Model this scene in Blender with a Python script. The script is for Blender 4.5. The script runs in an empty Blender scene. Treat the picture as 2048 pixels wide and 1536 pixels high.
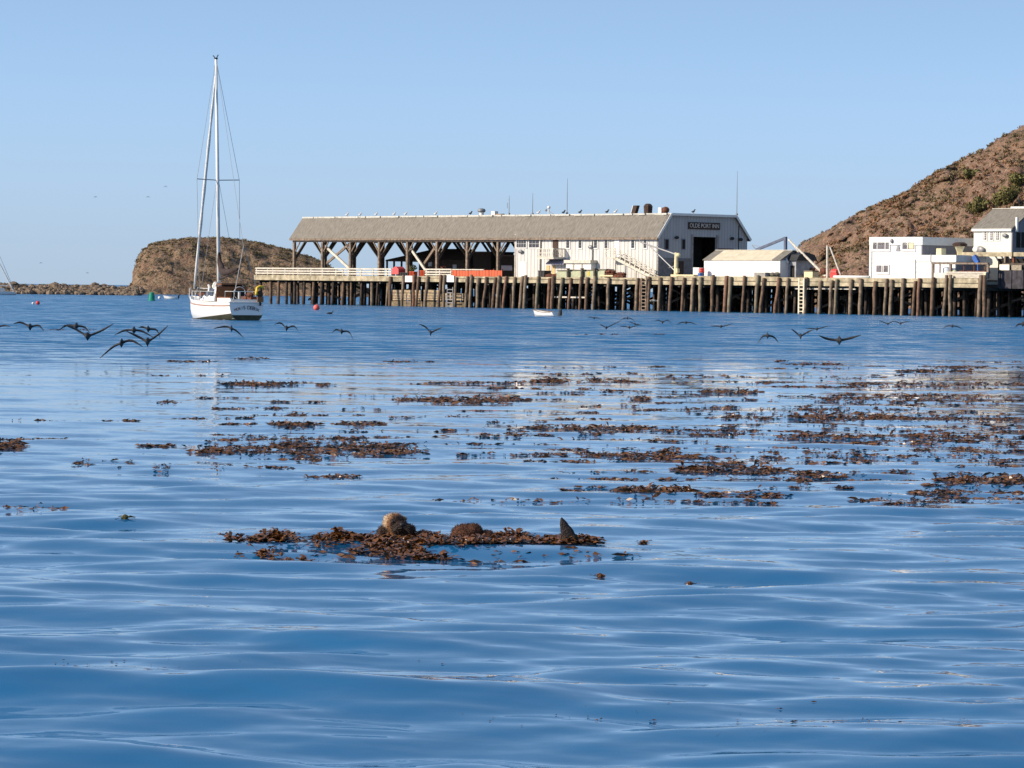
import bpy, math, random
import numpy as np
from mathutils import Matrix, Vector
rnd = random.Random(7)
npr = np.random.RandomState(11)
SC = bpy.context.scene
COL = SC.collection

# ------------------------------------------------------------------ camera
F = 7000.0; CX, CY = 1024.0, 768.0; HC = 2.3
TILT = math.atan((CY-579.6)/F); ROLL = 0.0128
fw = Vector((0, math.cos(TILT), -math.sin(TILT)))
r0 = Vector((1, 0, 0)); u0_ = Vector((0, math.sin(TILT), math.cos(TILT)))
RT = r0*math.cos(ROLL) + u0_*math.sin(ROLL)
UP = u0_*math.cos(ROLL) - r0*math.sin(ROLL)
CAM = Vector((0, 0, HC))
cd = bpy.data.cameras.new('camera'); cam = bpy.data.objects.new('camera', cd); COL.objects.link(cam)
cd.sensor_width = 36; cd.lens = F/2048*36; cd.clip_start = 0.5; cd.clip_end = 30000
Mc = Matrix((RT, UP, -fw)).transposed().to_4x4(); Mc.translation = CAM
cam.matrix_world = Mc
SC.camera = cam

# ------------------------------------------------------------------ sky, sun, exposure
SUN = Vector((-0.953, -0.303, 0)); SUN.normalize()
ELEV = math.radians(27)
sd = Vector((SUN.x*math.cos(ELEV), SUN.y*math.cos(ELEV), math.sin(ELEV)))
sl = bpy.data.lights.new('sun', 'SUN'); so = bpy.data.objects.new('sun', sl); COL.objects.link(so)
sl.energy = 4.1; sl.angle = math.radians(0.53); sl.color = (1.0, 0.87, 0.70)
so.rotation_euler = sd.to_track_quat('Z', 'Y').to_euler()
W = bpy.data.worlds.new('World'); SC.world = W; W.use_nodes = True
nt = W.node_tree; nt.nodes.clear()
N = nt.nodes.new
tc = N('ShaderNodeTexCoord'); sx = N('ShaderNodeSeparateXYZ'); cx = N('ShaderNodeCombineXYZ')
ml = N('ShaderNodeMath'); ml.operation = 'MULTIPLY_ADD'; ml.inputs[1].default_value = 3.0; ml.inputs[2].default_value = 0.20
nm = N('ShaderNodeVectorMath'); nm.operation = 'NORMALIZE'
sky = N('ShaderNodeTexSky'); sky.sky_type = 'NISHITA'; sky.sun_disc = False
sky.sun_elevation = ELEV; sky.sun_rotation = math.atan2(SUN.x, SUN.y)
sky.air_density = 1.0; sky.dust_density = 0.6; sky.ozone_density = 1.6
bg = N('ShaderNodeBackground'); bg.inputs['Strength'].default_value = 0.15
hs = N('ShaderNodeHueSaturation'); hs.inputs['Saturation'].default_value = 0.92; hs.inputs['Hue'].default_value = 0.493; hs.inputs['Value'].default_value = 1.12
wo = N('ShaderNodeOutputWorld'); Lk = nt.links.new
Lk(tc.outputs['Generated'], sx.inputs[0]); Lk(sx.outputs[0], cx.inputs[0]); Lk(sx.outputs[1], cx.inputs[1])
Lk(sx.outputs[2], ml.inputs[0]); Lk(ml.outputs[0], cx.inputs[2]); Lk(cx.outputs[0], nm.inputs[0])
Lk(nm.outputs[0], sky.inputs[0]); Lk(sky.outputs[0], hs.inputs['Color'])
hz = N('ShaderNodeMapRange'); hz.interpolation_type = 'SMOOTHSTEP'          # sea haze low in the sky
for i, v in zip((1, 2, 3, 4), (-0.01, 0.075, 0.92, 0.0)): hz.inputs[i].default_value = v
mh = N('ShaderNodeMix'); mh.data_type = 'RGBA'; mh.inputs[7].default_value = (1.85, 2.30, 2.85, 1)
Lk(sx.outputs[2], hz.inputs[0]); Lk(hz.outputs[0], mh.inputs[0]); Lk(hs.outputs[0], mh.inputs[6]); Lk(mh.outputs[2], bg.inputs['Color'])
Lk(bg.outputs[0], wo.inputs[0])
vs = SC.view_settings; vs.view_transform = 'Standard'; vs.look = 'None'; vs.exposure = 0.62; vs.gamma = 1
SC.cycles.max_bounces = 6

# ------------------------------------------------------------------ pixel helpers (2048 x 1536 photograph)
def ray(px, py): return fw + RT*((px-CX)/F) + UP*((CY-py)/F)
def water(px, py):
    d = ray(px, py); t = -HC/d.z; return CAM + d*t
def at(px, py, D):
    d = ray(px, py); return CAM + d*(D/d.y)
def proj(p):
    q = Vector(p)-CAM; z = q.dot(fw); return CX+F*q.dot(RT)/z, CY-F*q.dot(UP)/z
def yh(px): return 579.6 + ROLL*(px-CX)
ZD = 3.82                                    # pier deck level
_a = water(780, 612); _b = water(2048, 635.5)
E = (_b-_a).normalized(); NV = Vector((-E.y, E.x, 0))
MP = Matrix(((E.x, NV.x, 0, _a.x), (E.y, NV.y, 0, _a.y), (0, 0, 1, 0), (0, 0, 0, 1)))
MPI = MP.inverted(); RZ = math.atan2(E.y, E.x)
def P(px, py, v):                            # photo point on the pier plane v -> (u, z)
    d = ray(px, py); n = NV; p0 = MP @ Vector((0, v, 0))
    t = (p0-CAM).dot(n)/d.dot(n); q = MPI @ (CAM+d*t); return q.x, q.z
def U(px, v, py=552): return P(px, py, v)[0]
def R(x0, y0, x1, y1, v):
    ua, za = P(x0, (y0+y1)/2, v); ub, zb = P(x1, (y0+y1)/2, v)
    zt = P((x0+x1)/2, y0, v)[1]; zl = P((x0+x1)/2, y1, v)[1]
    return ua, ub, zl, zt

# ------------------------------------------------------------------ materials
MATS = {}
def mat(name, col, rough=0.7, var=0.25, scale=2.0, bump=0.0, metal=0.0, col2=None, spec=0.4, stretch=(1, 1, 1), detail=6, lo=0.35, hi=0.65):
    if name in MATS: return MATS[name]
    m = bpy.data.materials.new(name); m.use_nodes = True; t = m.node_tree; b = t.nodes['Principled BSDF']
    b.inputs['Roughness'].default_value = rough; b.inputs['Metallic'].default_value = metal
    b.inputs['Specular IOR Level'].default_value = spec
    c = t.nodes.new('ShaderNodeTexCoord'); mp = t.nodes.new('ShaderNodeMapping'); mp.inputs['Scale'].default_value = stretch
    n = t.nodes.new('ShaderNodeTexNoise'); n.inputs['Scale'].default_value = scale; n.inputs['Detail'].default_value = detail
    n.inputs['Roughness'].default_value = 0.65
    r = t.nodes.new('ShaderNodeValToRGB'); r.color_ramp.elements[0].position = lo; r.color_ramp.elements[1].position = hi
    c2 = col2 or tuple(max(0, x*(1-var*1.6)) for x in col); c1 = tuple(min(1, x*(1+var*0.5)) for x in col)
    r.color_ramp.elements[0].color = (*c2, 1); r.color_ramp.elements[1].color = (*c1, 1)
    k = t.links.new
    k(c.outputs['Object'], mp.inputs[0]); k(mp.outputs[0], n.inputs['Vector']); k(n.outputs[0], r.inputs[0]); k(r.outputs[0], b.inputs['Base Color'])
    if bump:
        bp = t.nodes.new('ShaderNodeBump'); bp.inputs['Distance'].default_value = bump; bp.inputs['Strength'].default_value = 0.8
        k(n.outputs[0], bp.inputs['Height']); k(bp.outputs[0], b.inputs['Normal'])
    MATS[name] = m; return m
def siding(name, col, gap, period=0.42, axis='X', width=0.09, rough=0.6):
    m = mat(name, col, rough, 0.07, 1.3, stretch=(1, 1, 0.25)); t = m.node_tree; b = t.nodes['Principled BSDF']; k = t.links.new
    src = b.inputs['Base Color'].links[0].from_socket
    c = t.nodes.new('ShaderNodeTexCoord'); s = t.nodes.new('ShaderNodeSeparateXYZ'); k(c.outputs['Object'], s.inputs[0])
    d = t.nodes.new('ShaderNodeMath'); d.operation = 'DIVIDE'; d.inputs[1].default_value = period; k(s.outputs['XYZ'.index(axis)], d.inputs[0])
    f = t.nodes.new('ShaderNodeMath'); f.operation = 'FRACT'; k(d.outputs[0], f.inputs[0])
    g = t.nodes.new('ShaderNodeMath'); g.operation = 'LESS_THAN'; g.inputs[1].default_value = width/period; k(f.outputs[0], g.inputs[0])
    mx = t.nodes.new('ShaderNodeMix'); mx.data_type = 'RGBA'; mx.inputs[7].default_value = (*gap, 1)
    k(g.outputs[0], mx.inputs[0]); k(src, mx.inputs[6]); k(mx.outputs[2], b.inputs['Base Color'])
    bp = t.nodes.new('ShaderNodeBump'); bp.inputs['Distance'].default_value = 0.03; bp.inputs['Strength'].default_value = 0.6; bp.invert = True
    k(g.outputs[0], bp.inputs['Height']); k(bp.outputs[0], b.inputs['Normal']); return m

M_white = mat('white_paint', (0.70, 0.69, 0.66), 0.55, 0.06, 1.5)
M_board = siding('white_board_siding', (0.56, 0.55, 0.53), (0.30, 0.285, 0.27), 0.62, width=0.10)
M_boardy = siding('shaded_gable_siding', (0.40, 0.385, 0.38), (0.27, 0.26, 0.26), 0.5, axis='Y', width=0.08)  # gable boards darker than the front wall: shade put into the colour
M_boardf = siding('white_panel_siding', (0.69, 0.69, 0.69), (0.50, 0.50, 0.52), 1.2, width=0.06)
M_boards = siding('shaded_side_siding', (0.22, 0.215, 0.235), (0.15, 0.15, 0.17), 0.6, axis='Y', width=0.06)  # white side walls with their shade mixed into a dark blue-grey
M_shingle = mat('grey_shingle', (0.215, 0.195, 0.165), 0.9, 0.34, 3.5, 0.03, stretch=(1.8, .4, .4), lo=0.28, hi=0.72, detail=10, col2=(0.105, 0.092, 0.075))
M_ridge = mat('ridge_flashing', (0.55, 0.53, 0.47), 0.8, 0.2, 4.0)
M_timber = mat('weathered_timber', (0.24, 0.18, 0.135), 0.85, 0.35, 3.0, 0.02, stretch=(1, 1, 1))
M_dtimber = mat('dark_timber', (0.10, 0.08, 0.065), 0.9, 0.4, 2.0)
M_beam = mat('pier_beam_timber', (0.44, 0.37, 0.25), 0.85, 0.35, 1.2, 0.02, col2=(0.20, 0.17, 0.11))
M_rail = mat('pale_rail_timber', (0.62, 0.57, 0.48), 0.8, 0.2, 3.0)
M_deck = mat('deck_planks', (0.30, 0.25, 0.19), 0.9, 0.3, 2.0)
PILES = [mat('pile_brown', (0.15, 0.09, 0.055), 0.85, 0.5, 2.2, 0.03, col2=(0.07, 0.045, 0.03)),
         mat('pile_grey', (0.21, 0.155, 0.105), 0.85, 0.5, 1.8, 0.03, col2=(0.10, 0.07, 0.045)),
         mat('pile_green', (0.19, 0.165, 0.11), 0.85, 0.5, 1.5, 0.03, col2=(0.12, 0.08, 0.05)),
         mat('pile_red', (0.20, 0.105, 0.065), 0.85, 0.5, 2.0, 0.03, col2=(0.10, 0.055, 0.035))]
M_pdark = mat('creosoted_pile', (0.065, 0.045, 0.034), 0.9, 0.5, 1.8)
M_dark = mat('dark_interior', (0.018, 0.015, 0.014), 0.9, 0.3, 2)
M_glass = mat('window_glass', (0.05, 0.045, 0.05), 0.12, 0.3, 1.5, spec=0.6)
M_steel = mat('grey_steel', (0.25, 0.25, 0.26), 0.5, 0.2, 3, metal=0.3)
M_wire = mat('rigging_wire', (0.22, 0.22, 0.23), 0.5, 0.1, 3)
M_black = mat('black_rubber', (0.02, 0.02, 0.022), 0.6, 0.2, 3)
M_rust = mat('rusty_brown', (0.16, 0.055, 0.03), 0.85, 0.4, 4)
M_brown = mat('dark_brown_board', (0.06, 0.032, 0.022), 0.8, 0.3, 3)
M_red = mat('red_paint', (0.62, 0.05, 0.045), 0.5, 0.2, 3)
M_orange = siding('orange_plastic', (0.60, 0.10, 0.03), (0.28, 0.06, 0.035), 0.55, width=0.14)
M_yellow = mat('yellow_paint', (0.66, 0.44, 0.03), 0.5, 0.2, 5)
M_green = mat('green_buoy_paint', (0.01, 0.26, 0.15), 0.5, 0.2, 3)
M_tarp = mat('pale_green_tarp', (0.42, 0.44, 0.30), 0.7, 0.2, 1.5)
M_tarpd = mat('dark_tarp_lid', (0.16, 0.145, 0.11), 0.8, 0.3, 2)
M_tan = mat('tan_roof_sheet', (0.60, 0.52, 0.38), 0.7, 0.12, 1.5)
M_cream = mat('cream_paint', (0.70, 0.60, 0.36), 0.6, 0.1, 3)
M_blue = mat('blue_paint', (0.03, 0.12, 0.42), 0.5, 0.2, 3)
M_wood = mat('varnished_wood', (0.28, 0.10, 0.03), 0.4, 0.35, 5, stretch=(1, 1, 4))
M_gel = mat('white_gelcoat', (0.75, 0.74, 0.72), 0.3, 0.03, 1.5)
M_weedy = mat('weedy_boot', (0.045, 0.045, 0.022), 0.8, 0.5, 4, col2=(0.02, 0.018, 0.012))
M_sail = mat('sail_cloth', (0.66, 0.65, 0.62), 0.8, 0.15, 5)
M_cover = mat('dark_sail_cover', (0.05, 0.032, 0.028), 0.9, 0.3, 4)
M_awn = siding('awning_stripe', (0.26, 0.26, 0.34), (0.13, 0.13, 0.19), 0.45, width=0.2)
M_ygrn = mat('leafy_green', (0.10, 0.12, 0.03), 0.8, 0.4, 6)
M_concrete = mat('grey_concrete', (0.33, 0.31, 0.28), 0.9, 0.2, 2)

# ------------------------------------------------------------------ mesh builder
ROOTM = {}
class MB:
    def __init__(s, frame=None): s.v = []; s.f = []; s.frame = frame if frame is not None else MP; s.smooth = False
    def add(s, vs, fs):
        o = len(s.v); s.v += [tuple(x) for x in vs]; s.f += [tuple(i+o for i in f) for f in fs]
    def box(s, x0, x1, y0, y1, z0, z1):
        s.add([(x, y, z) for z in (z0, z1) for y in (y0, y1) for x in (x0, x1)],
              [(0, 2, 3, 1), (4, 5, 7, 6), (0, 1, 5, 4), (2, 6, 7, 3), (0, 4, 6, 2), (1, 3, 7, 5)])
    def beam(s, a, b, w, h=None):
        a, b = Vector(a), Vector(b); h = h or w; d = (b-a).normalized()
        up = Vector((0, 0, 1)) if abs(d.z) < 0.9 else Vector((0, 1, 0))
        x = d.cross(up).normalized(); y = x.cross(d)
        vs = [p + x*i*w/2 + y*j*h/2 for p in (a, b) for i, j in ((-1, -1), (1, -1), (1, 1), (-1, 1))]
        s.add(vs, [(0, 1, 2, 3), (7, 6, 5, 4), (0, 4, 5, 1), (1, 5, 6, 2), (2, 6, 7, 3), (3, 7, 4, 0)])
    def tube(s, pts, rad, n=8, cap=True):
        pts = [Vector(p) for p in pts]; rad = rad if isinstance(rad, (list, tuple)) else [rad]*len(pts)
        o = []; prev = None
        for i, p in enumerate(pts):
            d = (pts[min(i+1, len(pts)-1)]-pts[max(i-1, 0)]).normalized()
            up = Vector((0, 0, 1)) if abs(d.z) < 0.9 else Vector((0, 1, 0))
            x = d.cross(up).normalized(); y = x.cross(d)
            o += [p + (x*math.cos(2*math.pi*k/n)+y*math.sin(2*math.pi*k/n))*rad[i] for k in range(n)]
        fs = [(i*n+k, i*n+(k+1) % n, (i+1)*n+(k+1) % n, (i+1)*n+k) for i in range(len(pts)-1) for k in range(n)]
        if cap: fs += [tuple(range(n))[::-1], tuple((len(pts)-1)*n+k for k in range(n))]
        s.add(o, fs)
    def prism(s, poly, y0, y1):                 # polygon in (x, z), extruded along y
        n = len(poly)
        s.add([(x, y0, z) for x, z in poly]+[(x, y1, z) for x, z in poly],
              [tuple(range(n)), tuple(range(2*n-1, n-1, -1))]+[(i, i+n, (i+1) % n+n, (i+1) % n) for i in range(n)])
    def prismx(s, poly, x0, x1):                # polygon in (y, z), extruded along x
        n = len(poly)
        s.add([(x0, y, z) for y, z in poly]+[(x1, y, z) for y, z in poly],
              [tuple(range(n)), tuple(range(2*n-1, n-1, -1))]+[(i, i+n, (i+1) % n+n, (i+1) % n) for i in range(n)])
    def ball(s, c, r, nu=12, nv=8, jit=0, rg=rnd):
        r = r if isinstance(r, (tuple, list)) else (r, r, r)
        vs = []
        for j in range(nv+1):
            th = math.pi*j/nv
            for i in range(nu):
                ph = 2*math.pi*i/nu; k = 1+(rg.uniform(-jit, jit) if jit else 0)
                vs.append((c[0]+r[0]*k*math.sin(th)*math.cos(ph), c[1]+r[1]*k*math.sin(th)*math.sin(ph), c[2]+r[2]*k*math.cos(th)))
        s.add(vs, [(j*nu+i, (j+1)*nu+i, (j+1)*nu+(i+1) % nu, j*nu+(i+1) % nu) for j in range(nv) for i in range(nu)])
    def lathe(s, c, prof, n=14):                # prof: (r, z)
        vs = [(c[0]+r*math.cos(2*math.pi*k/n), c[1]+r*math.sin(2*math.pi*k/n), c[2]+z) for r, z in prof for k in range(n)]
        m = len(prof)
        s.add(vs, [(i*n+k, i*n+(k+1) % n, (i+1)*n+(k+1) % n, (i+1)*n+k) for i in range(m-1) for k in range(n)] +
              [tuple(range(n))[::-1], tuple((m-1)*n+k for k in range(n))])
    def grid(s, rows):
        n = len(rows[0]); vs = [p for r in rows for p in r]
        s.add(vs, [(i*n+k, i*n+k+1, (i+1)*n+k+1, (i+1)*n+k) for i in range(len(rows)-1) for k in range(n-1)])
    def build(s, name, m, parent=None, loc=None, rz=0.0, smooth=None):
        me = bpy.data.meshes.new(name)
        V = np.array(s.v, dtype=float); A = np.array(s.frame); Wd = V @ A[:3, :3].T + A[:3, 3]
        if parent is not None: RM = ROOTM[parent.name]
        else:
            if loc is None: lo = Wd.min(0); hi = Wd.max(0); loc = ((lo[0]+hi[0])/2, (lo[1]+hi[1])/2, lo[2])
            RM = Matrix.Translation(loc) @ Matrix.Rotation(rz, 4, 'Z')
        B = np.array(RM.inverted()); V = Wd @ B[:3, :3].T + B[:3, 3]
        me.from_pydata(V.tolist(), [], s.f); me.update()
        if (s.smooth if smooth is None else smooth):
            me.polygons.foreach_set('use_smooth', [True]*len(me.polygons))
        me.materials.append(m)
        o = bpy.data.objects.new(name, me); COL.objects.link(o)
        if parent is not None: o.parent = parent
        else: o.location = loc; o.rotation_euler = (0, 0, rz)
        ROOTM[o.name] = RM
        return o
def tag(o, label=None, cat=None, group=None, kind=None):
    for k, v in (('label', label), ('category', cat), ('group', group), ('kind', kind)):
        if v: o[k] = v
    return o
def root(name, label, cat, loc, rz=None, group=None):
    o = bpy.data.objects.new(name, None); COL.objects.link(o); o.empty_display_size = 0.3
    rz = RZ if rz is None else rz
    o.location = loc; o.rotation_euler = (0, 0, rz); ROOTM[o.name] = Matrix.Translation(loc) @ Matrix.Rotation(rz, 4, 'Z')
    return tag(o, label, cat, group)
def proot(name, label, cat, u, v, z=ZD, group=None): return root(name, label, cat, MP @ Vector((u, v, z)), RZ, group)
def part(name, m, parent, fn, frame=None, smooth=False):
    b = MB(frame); fn(b); return b.build(name, m, parent, smooth=smooth)
def boxpart(name, m, parent, *a, frame=None):
    b = MB(frame); b.box(*a); return b.build(name, m, parent)
def text(name, s, m, parent, frame, size, ext=0.01, width=None):
    cu = bpy.data.curves.new(name, 'FONT'); cu.body = s; cu.size = size; cu.extrude = ext; cu.align_x = 'CENTER'; cu.align_y = 'CENTER'
    ob = bpy.data.objects.new(name, cu); COL.objects.link(ob)
    me = bpy.data.meshes.new_from_object(ob.evaluated_get(bpy.context.evaluated_depsgraph_get()))
    bpy.data.objects.remove(ob)
    b = MB(frame); V = [v.co.copy() for v in me.vertices]
    if width:
        w = max(v.x for v in V)-min(v.x for v in V)
        for v in V: v.x *= width/w
    b.add(V, [tuple(p.vertices) for p in me.polygons]); bpy.data.meshes.remove(me)
    return b.build(name, m, parent)

# ------------------------------------------------------------------ numpy noise
def vnoise(x, y, seed=0):
    x = np.asarray(x, float); y = np.asarray(y, float)
    xi = np.floor(x).astype(np.int64); yi = np.floor(y).astype(np.int64); fx = x-xi; fy = y-yi
    fx = fx*fx*(3-2*fx); fy = fy*fy*(3-2*fy)
    def h(a, b):
        n = (a*374761393+b*668265263+seed*1442695041) & 0xffffffff
        n = ((n ^ (n >> 13))*1274126177) & 0xffffffff; n = n ^ (n >> 16)
        return (n & 0xffff)/65535.0
    return (h(xi, yi)*(1-fx)+h(xi+1, yi)*fx)*(1-fy)+(h(xi, yi+1)*(1-fx)+h(xi+1, yi+1)*fx)*fy
def fbm(x, y, seed=0, oct=5, g=0.5):
    a = 1; t = 0; s = 0
    for i in range(oct):
        s = s+a*vnoise(x*2**i+13.7*i, y*2**i+7.1*i, seed+i); t += a; a *= g
    return s/t

# ------------------------------------------------------------------ water
NW = 130
lam = np.exp(npr.uniform(math.log(0.22), math.log(9.0), NW)); lam.sort()
th = npr.normal(-0.05, 0.50, NW); phs = npr.uniform(0, 2*math.pi, NW)
kx = np.sin(th)*2*math.pi/lam; ky = np.cos(th)*2*math.pi/lam
wgt = np.exp(-0.5*(np.log(lam/1.0)/0.75)**2)+0.12
SLOPE = 0.094
amp = wgt/np.sqrt((wgt**2).sum()/2)*SLOPE*lam/(2*math.pi)
def waves(x, y):
    x = np.asarray(x, float); y = np.asarray(y, float)
    dD = 2.2*np.maximum(y, 8)**2/16100
    calm = 1-0.45*np.clip((y-34)/10, 0, 1)*(1-np.clip((y-100)/40, 0, 1))
    patch = 0.55+0.9*fbm(x/7+3, y/11+1, 5, 3)
    h = np.zeros_like(x)
    for i in range(NW):
        att = np.clip(lam[i]/(3*dD)-0.35, 0, 1)
        h += amp[i]*att*np.sin(kx[i]*x+ky[i]*y+phs[i])
    # one bigger boat swell rolling in near the camera, crest slanting
    c, q = math.cos(0.10), math.sin(0.10); xa, ya = x+2.0, y-19.7; d = ya*c-xa*q; a = xa*c+ya*q
    sw = 0.125*np.exp(-(d/0.62)**2)*np.exp(-(a/2.3)**2)
    return h*calm*patch+sw
mw = bpy.data.materials.new('sea_water'); mw.use_nodes = True
def make_water_material():
    t = mw.node_tree; b = t.nodes['Principled BSDF']; k = t.links.new; N = t.nodes.new
    b.inputs['Base Color'].default_value = (0.009, 0.110, 0.258, 1); b.inputs['IOR'].default_value = 1.333
    b.inputs['Specular IOR Level'].default_value = 0.5
    g = N('ShaderNodeNewGeometry'); s = N('ShaderNodeSeparateXYZ'); k(g.outputs['Position'], s.inputs[0])
    def mathn(op, a, bb, c=None, clamp=False):
        n = N('ShaderNodeMath'); n.operation = op; n.use_clamp = clamp
        for i, q in enumerate((a, bb, c)):
            if q is None: continue
            if isinstance(q, (int, float)): n.inputs[i].default_value = q
            else: k(q, n.inputs[i])
        return n.outputs[0]
    def noise(scale, stretch, detail, w=0.0):
        mp = N('ShaderNodeMapping'); mp.inputs['Scale'].default_value = stretch; mp.inputs['Location'].default_value = (w, w*1.7, 0)
        k(g.outputs['Position'], mp.inputs[0])
        n = N('ShaderNodeTexNoise'); n.inputs['Scale'].default_value = scale; n.inputs['Detail'].default_value = detail; n.inputs['Roughness'].default_value = 0.6
        k(mp.outputs[0], n.inputs['Vector']); return n
    far = N('ShaderNodeMapRange'); far.interpolation_type = 'SMOOTHSTEP'
    for i, v in zip((1, 2, 3, 4), (90, 150, 0.0, 1.0)): far.inputs[i].default_value = v
    # wandering edge between the calm kelp water and the breezy water beyond
    edge = noise(0.012, (1, 0.6, 0), 3); e2 = mathn('MULTIPLY_ADD', edge.outputs[0], 90, -45)
    yy = mathn('ADD', s.outputs[1], e2); yy2 = mathn('MULTIPLY_ADD', s.outputs[0], -0.8, yy); k(yy2, far.inputs[0])
    streak = noise(0.02, (0.5, 1.6, 0), 4, 9.0)
    st = N('ShaderNodeMapRange')
    for i, v in zip((1, 2, 3, 4), (0.36, 0.64, 0.45, 1.65)): st.inputs[i].default_value = v
    mid = noise(0.11, (0.8, 0.30, 0), 5, 2.0)
    k(mathn('ADD', mathn('MULTIPLY', streak.outputs[0], 0.45), mathn('MULTIPLY', mid.outputs[0], 0.55)), st.inputs[0])
    chop = noise(0.9, (0.55, 1.0, 0), 5, 3.0); rip = noise(6.5, (0.5, 1.0, 0), 4, 5.0)
    def slope(n, amt):
        c = N('ShaderNodeSeparateColor'); k(n.outputs['Color'], c.inputs[0])
        gx = mathn('MULTIPLY', mathn('SUBTRACT', c.outputs[0], 0.5), amt); gy = mathn('MULTIPLY', mathn('SUBTRACT', c.outputs[1], 0.5), amt)
        cb = N('ShaderNodeCombineXYZ'); k(gx, cb.inputs[0]); k(gy, cb.inputs[1]); return cb.outputs[0]
    a_chop = mathn('MULTIPLY', mathn('MULTIPLY_ADD', far.outputs[0], 1.9, 0.08), st.outputs[0])
    a_rip = mathn('MULTIPLY_ADD', far.outputs[0], 0.9, 0.11)
    v1 = N('ShaderNodeVectorMath'); k(slope(chop, a_chop), v1.inputs[0]); k(slope(rip, a_rip), v1.inputs[1])
    v2 = N('ShaderNodeVectorMath'); k(g.outputs['Normal'], v2.inputs[0]); k(v1.outputs[0], v2.inputs[1])
    # far normals given an added tilt to -Y so they reflect higher sky
    lean = N('ShaderNodeCombineXYZ'); k(mathn('MULTIPLY', mathn('MULTIPLY', far.outputs[0], st.outputs[0]), -0.16), lean.inputs[1])
    v2b = N('ShaderNodeVectorMath'); k(v2.outputs[0], v2b.inputs[0]); k(lean.outputs[0], v2b.inputs[1]); v2 = v2b
    v3 = N('ShaderNodeVectorMath'); v3.operation = 'NORMALIZE'; k(v2.outputs[0], v3.inputs[0]); k(v3.outputs[0], b.inputs['Normal'])
    k(mathn('MULTIPLY_ADD', far.outputs[0], 0.12, 0.02), b.inputs['Roughness'])
make_water_material()
def make_water():
    ys = np.concatenate([np.linspace(1640, 640, 640), 579.6+60.4*np.linspace(1, 0, 120)[1:-1]**1.3])
    ys = ys[ys > 580.2]
    D = F*HC/(ys-579.6); D = np.concatenate([[4, 8, 12], D, [60000]])
    t = np.concatenate([[-6, -2, -0.8, -0.4, -0.25], np.linspace(-0.19, 0.19, 560), [0.25, 0.4, 0.8, 2, 6]])
    DD, TT = np.meshgrid(D, t, indexing='ij'); X = TT*(DD+2); Y = DD
    Z = waves(X, Y)
    Z[np.abs(TT) > 0.3] *= 0; Z[:3] *= 0; Z[Y > 900] *= 0
    nr, ncol = X.shape
    V = np.stack([X, Y, Z], -1).reshape(-1, 3)
    i = np.arange(nr-1)[:, None]*ncol+np.arange(ncol-1)[None]
    fs = np.stack([i, i+1, i+ncol+1, i+ncol], -1).reshape(-1, 4)
    me = bpy.data.meshes.new('water'); me.vertices.add(len(V)); me.vertices.foreach_set('co', V.ravel())
    me.loops.add(fs.size); me.loops.foreach_set('vertex_index', fs.ravel().astype(np.int32))
    me.polygons.add(len(fs)); me.polygons.foreach_set('loop_start', np.arange(0, fs.size, 4, dtype=np.int32))
    me.update(calc_edges=True); me.polygons.foreach_set('use_smooth', [True]*len(fs)); me.materials.append(mw)
    o = bpy.data.objects.new('water', me); COL.objects.link(o); o['kind'] = 'structure'
make_water()

# ------------------------------------------------------------------ headland and hillside
def hill_material(name, c_grass, c_soil, c_scrub, c_rock, scale):
    m = bpy.data.materials.new(name); m.use_nodes = True; t = m.node_tree; b = t.nodes['Principled BSDF']; k = t.links.new; N = t.nodes.new
    b.inputs['Roughness'].default_value = 0.95; b.inputs['Specular IOR Level'].default_value = 0.1
    g = N('ShaderNodeTexCoord')
    def noise(s, d=8, st=(1, 1, 1), r=0.65):
        mp = N('ShaderNodeMapping'); mp.inputs['Scale'].default_value = st; k(g.outputs['Object'], mp.inputs[0])
        n = N('ShaderNodeTexNoise'); n.inputs['Scale'].default_value = s; n.inputs['Detail'].default_value = d; n.inputs['Roughness'].default_value = r
        k(mp.outputs[0], n.inputs['Vector']); return n.outputs[0]
    def ramp(f, a, c, lo, hi):
        r = N('ShaderNodeMapRange'); r.inputs[1].default_value = lo; r.inputs[2].default_value = hi; k(f, r.inputs[0])
        mx = N('ShaderNodeMix'); mx.data_type = 'RGBA'; k(r.outputs[0], mx.inputs[0])
        for i, q in ((6, a), (7, c)):
            if isinstance(q, tuple): mx.inputs[i].default_value = (*q, 1)
            else: k(q, mx.inputs[i])
        return mx.outputs[2]
    c = ramp(noise(scale*2.0), c_grass, c_soil, 0.40, 0.60)
    c = ramp(noise(scale*6.0, 5), c, c_rock, 0.52, 0.66)
    c = ramp(noise(scale*3.4, 7), c, c_scrub, 0.53, 0.60)
    c = ramp(noise(scale*22, 3), c, tuple(x*0.55 for x in c_scrub), 0.54, 0.64)
    k(c, b.inputs['Base Color'])
    bp = N('ShaderNodeBump'); bp.inputs['Distance'].default_value = 1.5; bp.inputs['Strength'].default_value = 1.0
    k(noise(scale*9, 9), bp.inputs['Height']); k(bp.outputs[0], b.inputs['Normal'])
    return m
def mesh_grid(name, X, Y, Z, m):
    nr, nc = X.shape; V = np.stack([X, Y, Z], -1).reshape(-1, 3); loc = V.mean(0); loc[2] = 0; V = V-loc
    i = np.arange(nr-1)[:, None]*nc+np.arange(nc-1)[None]
    fs = np.stack([i, i+1, i+nc+1, i+nc], -1).reshape(-1, 4)
    me = bpy.data.meshes.new(name); me.from_pydata(V.tolist(), [], fs.tolist()); me.update(); me.materials.append(m)
    me.polygons.foreach_set('use_smooth', [True]*len(me.polygons))
    o = bpy.data.objects.new(name, me); COL.objects.link(o); o.location = loc; return o
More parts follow.
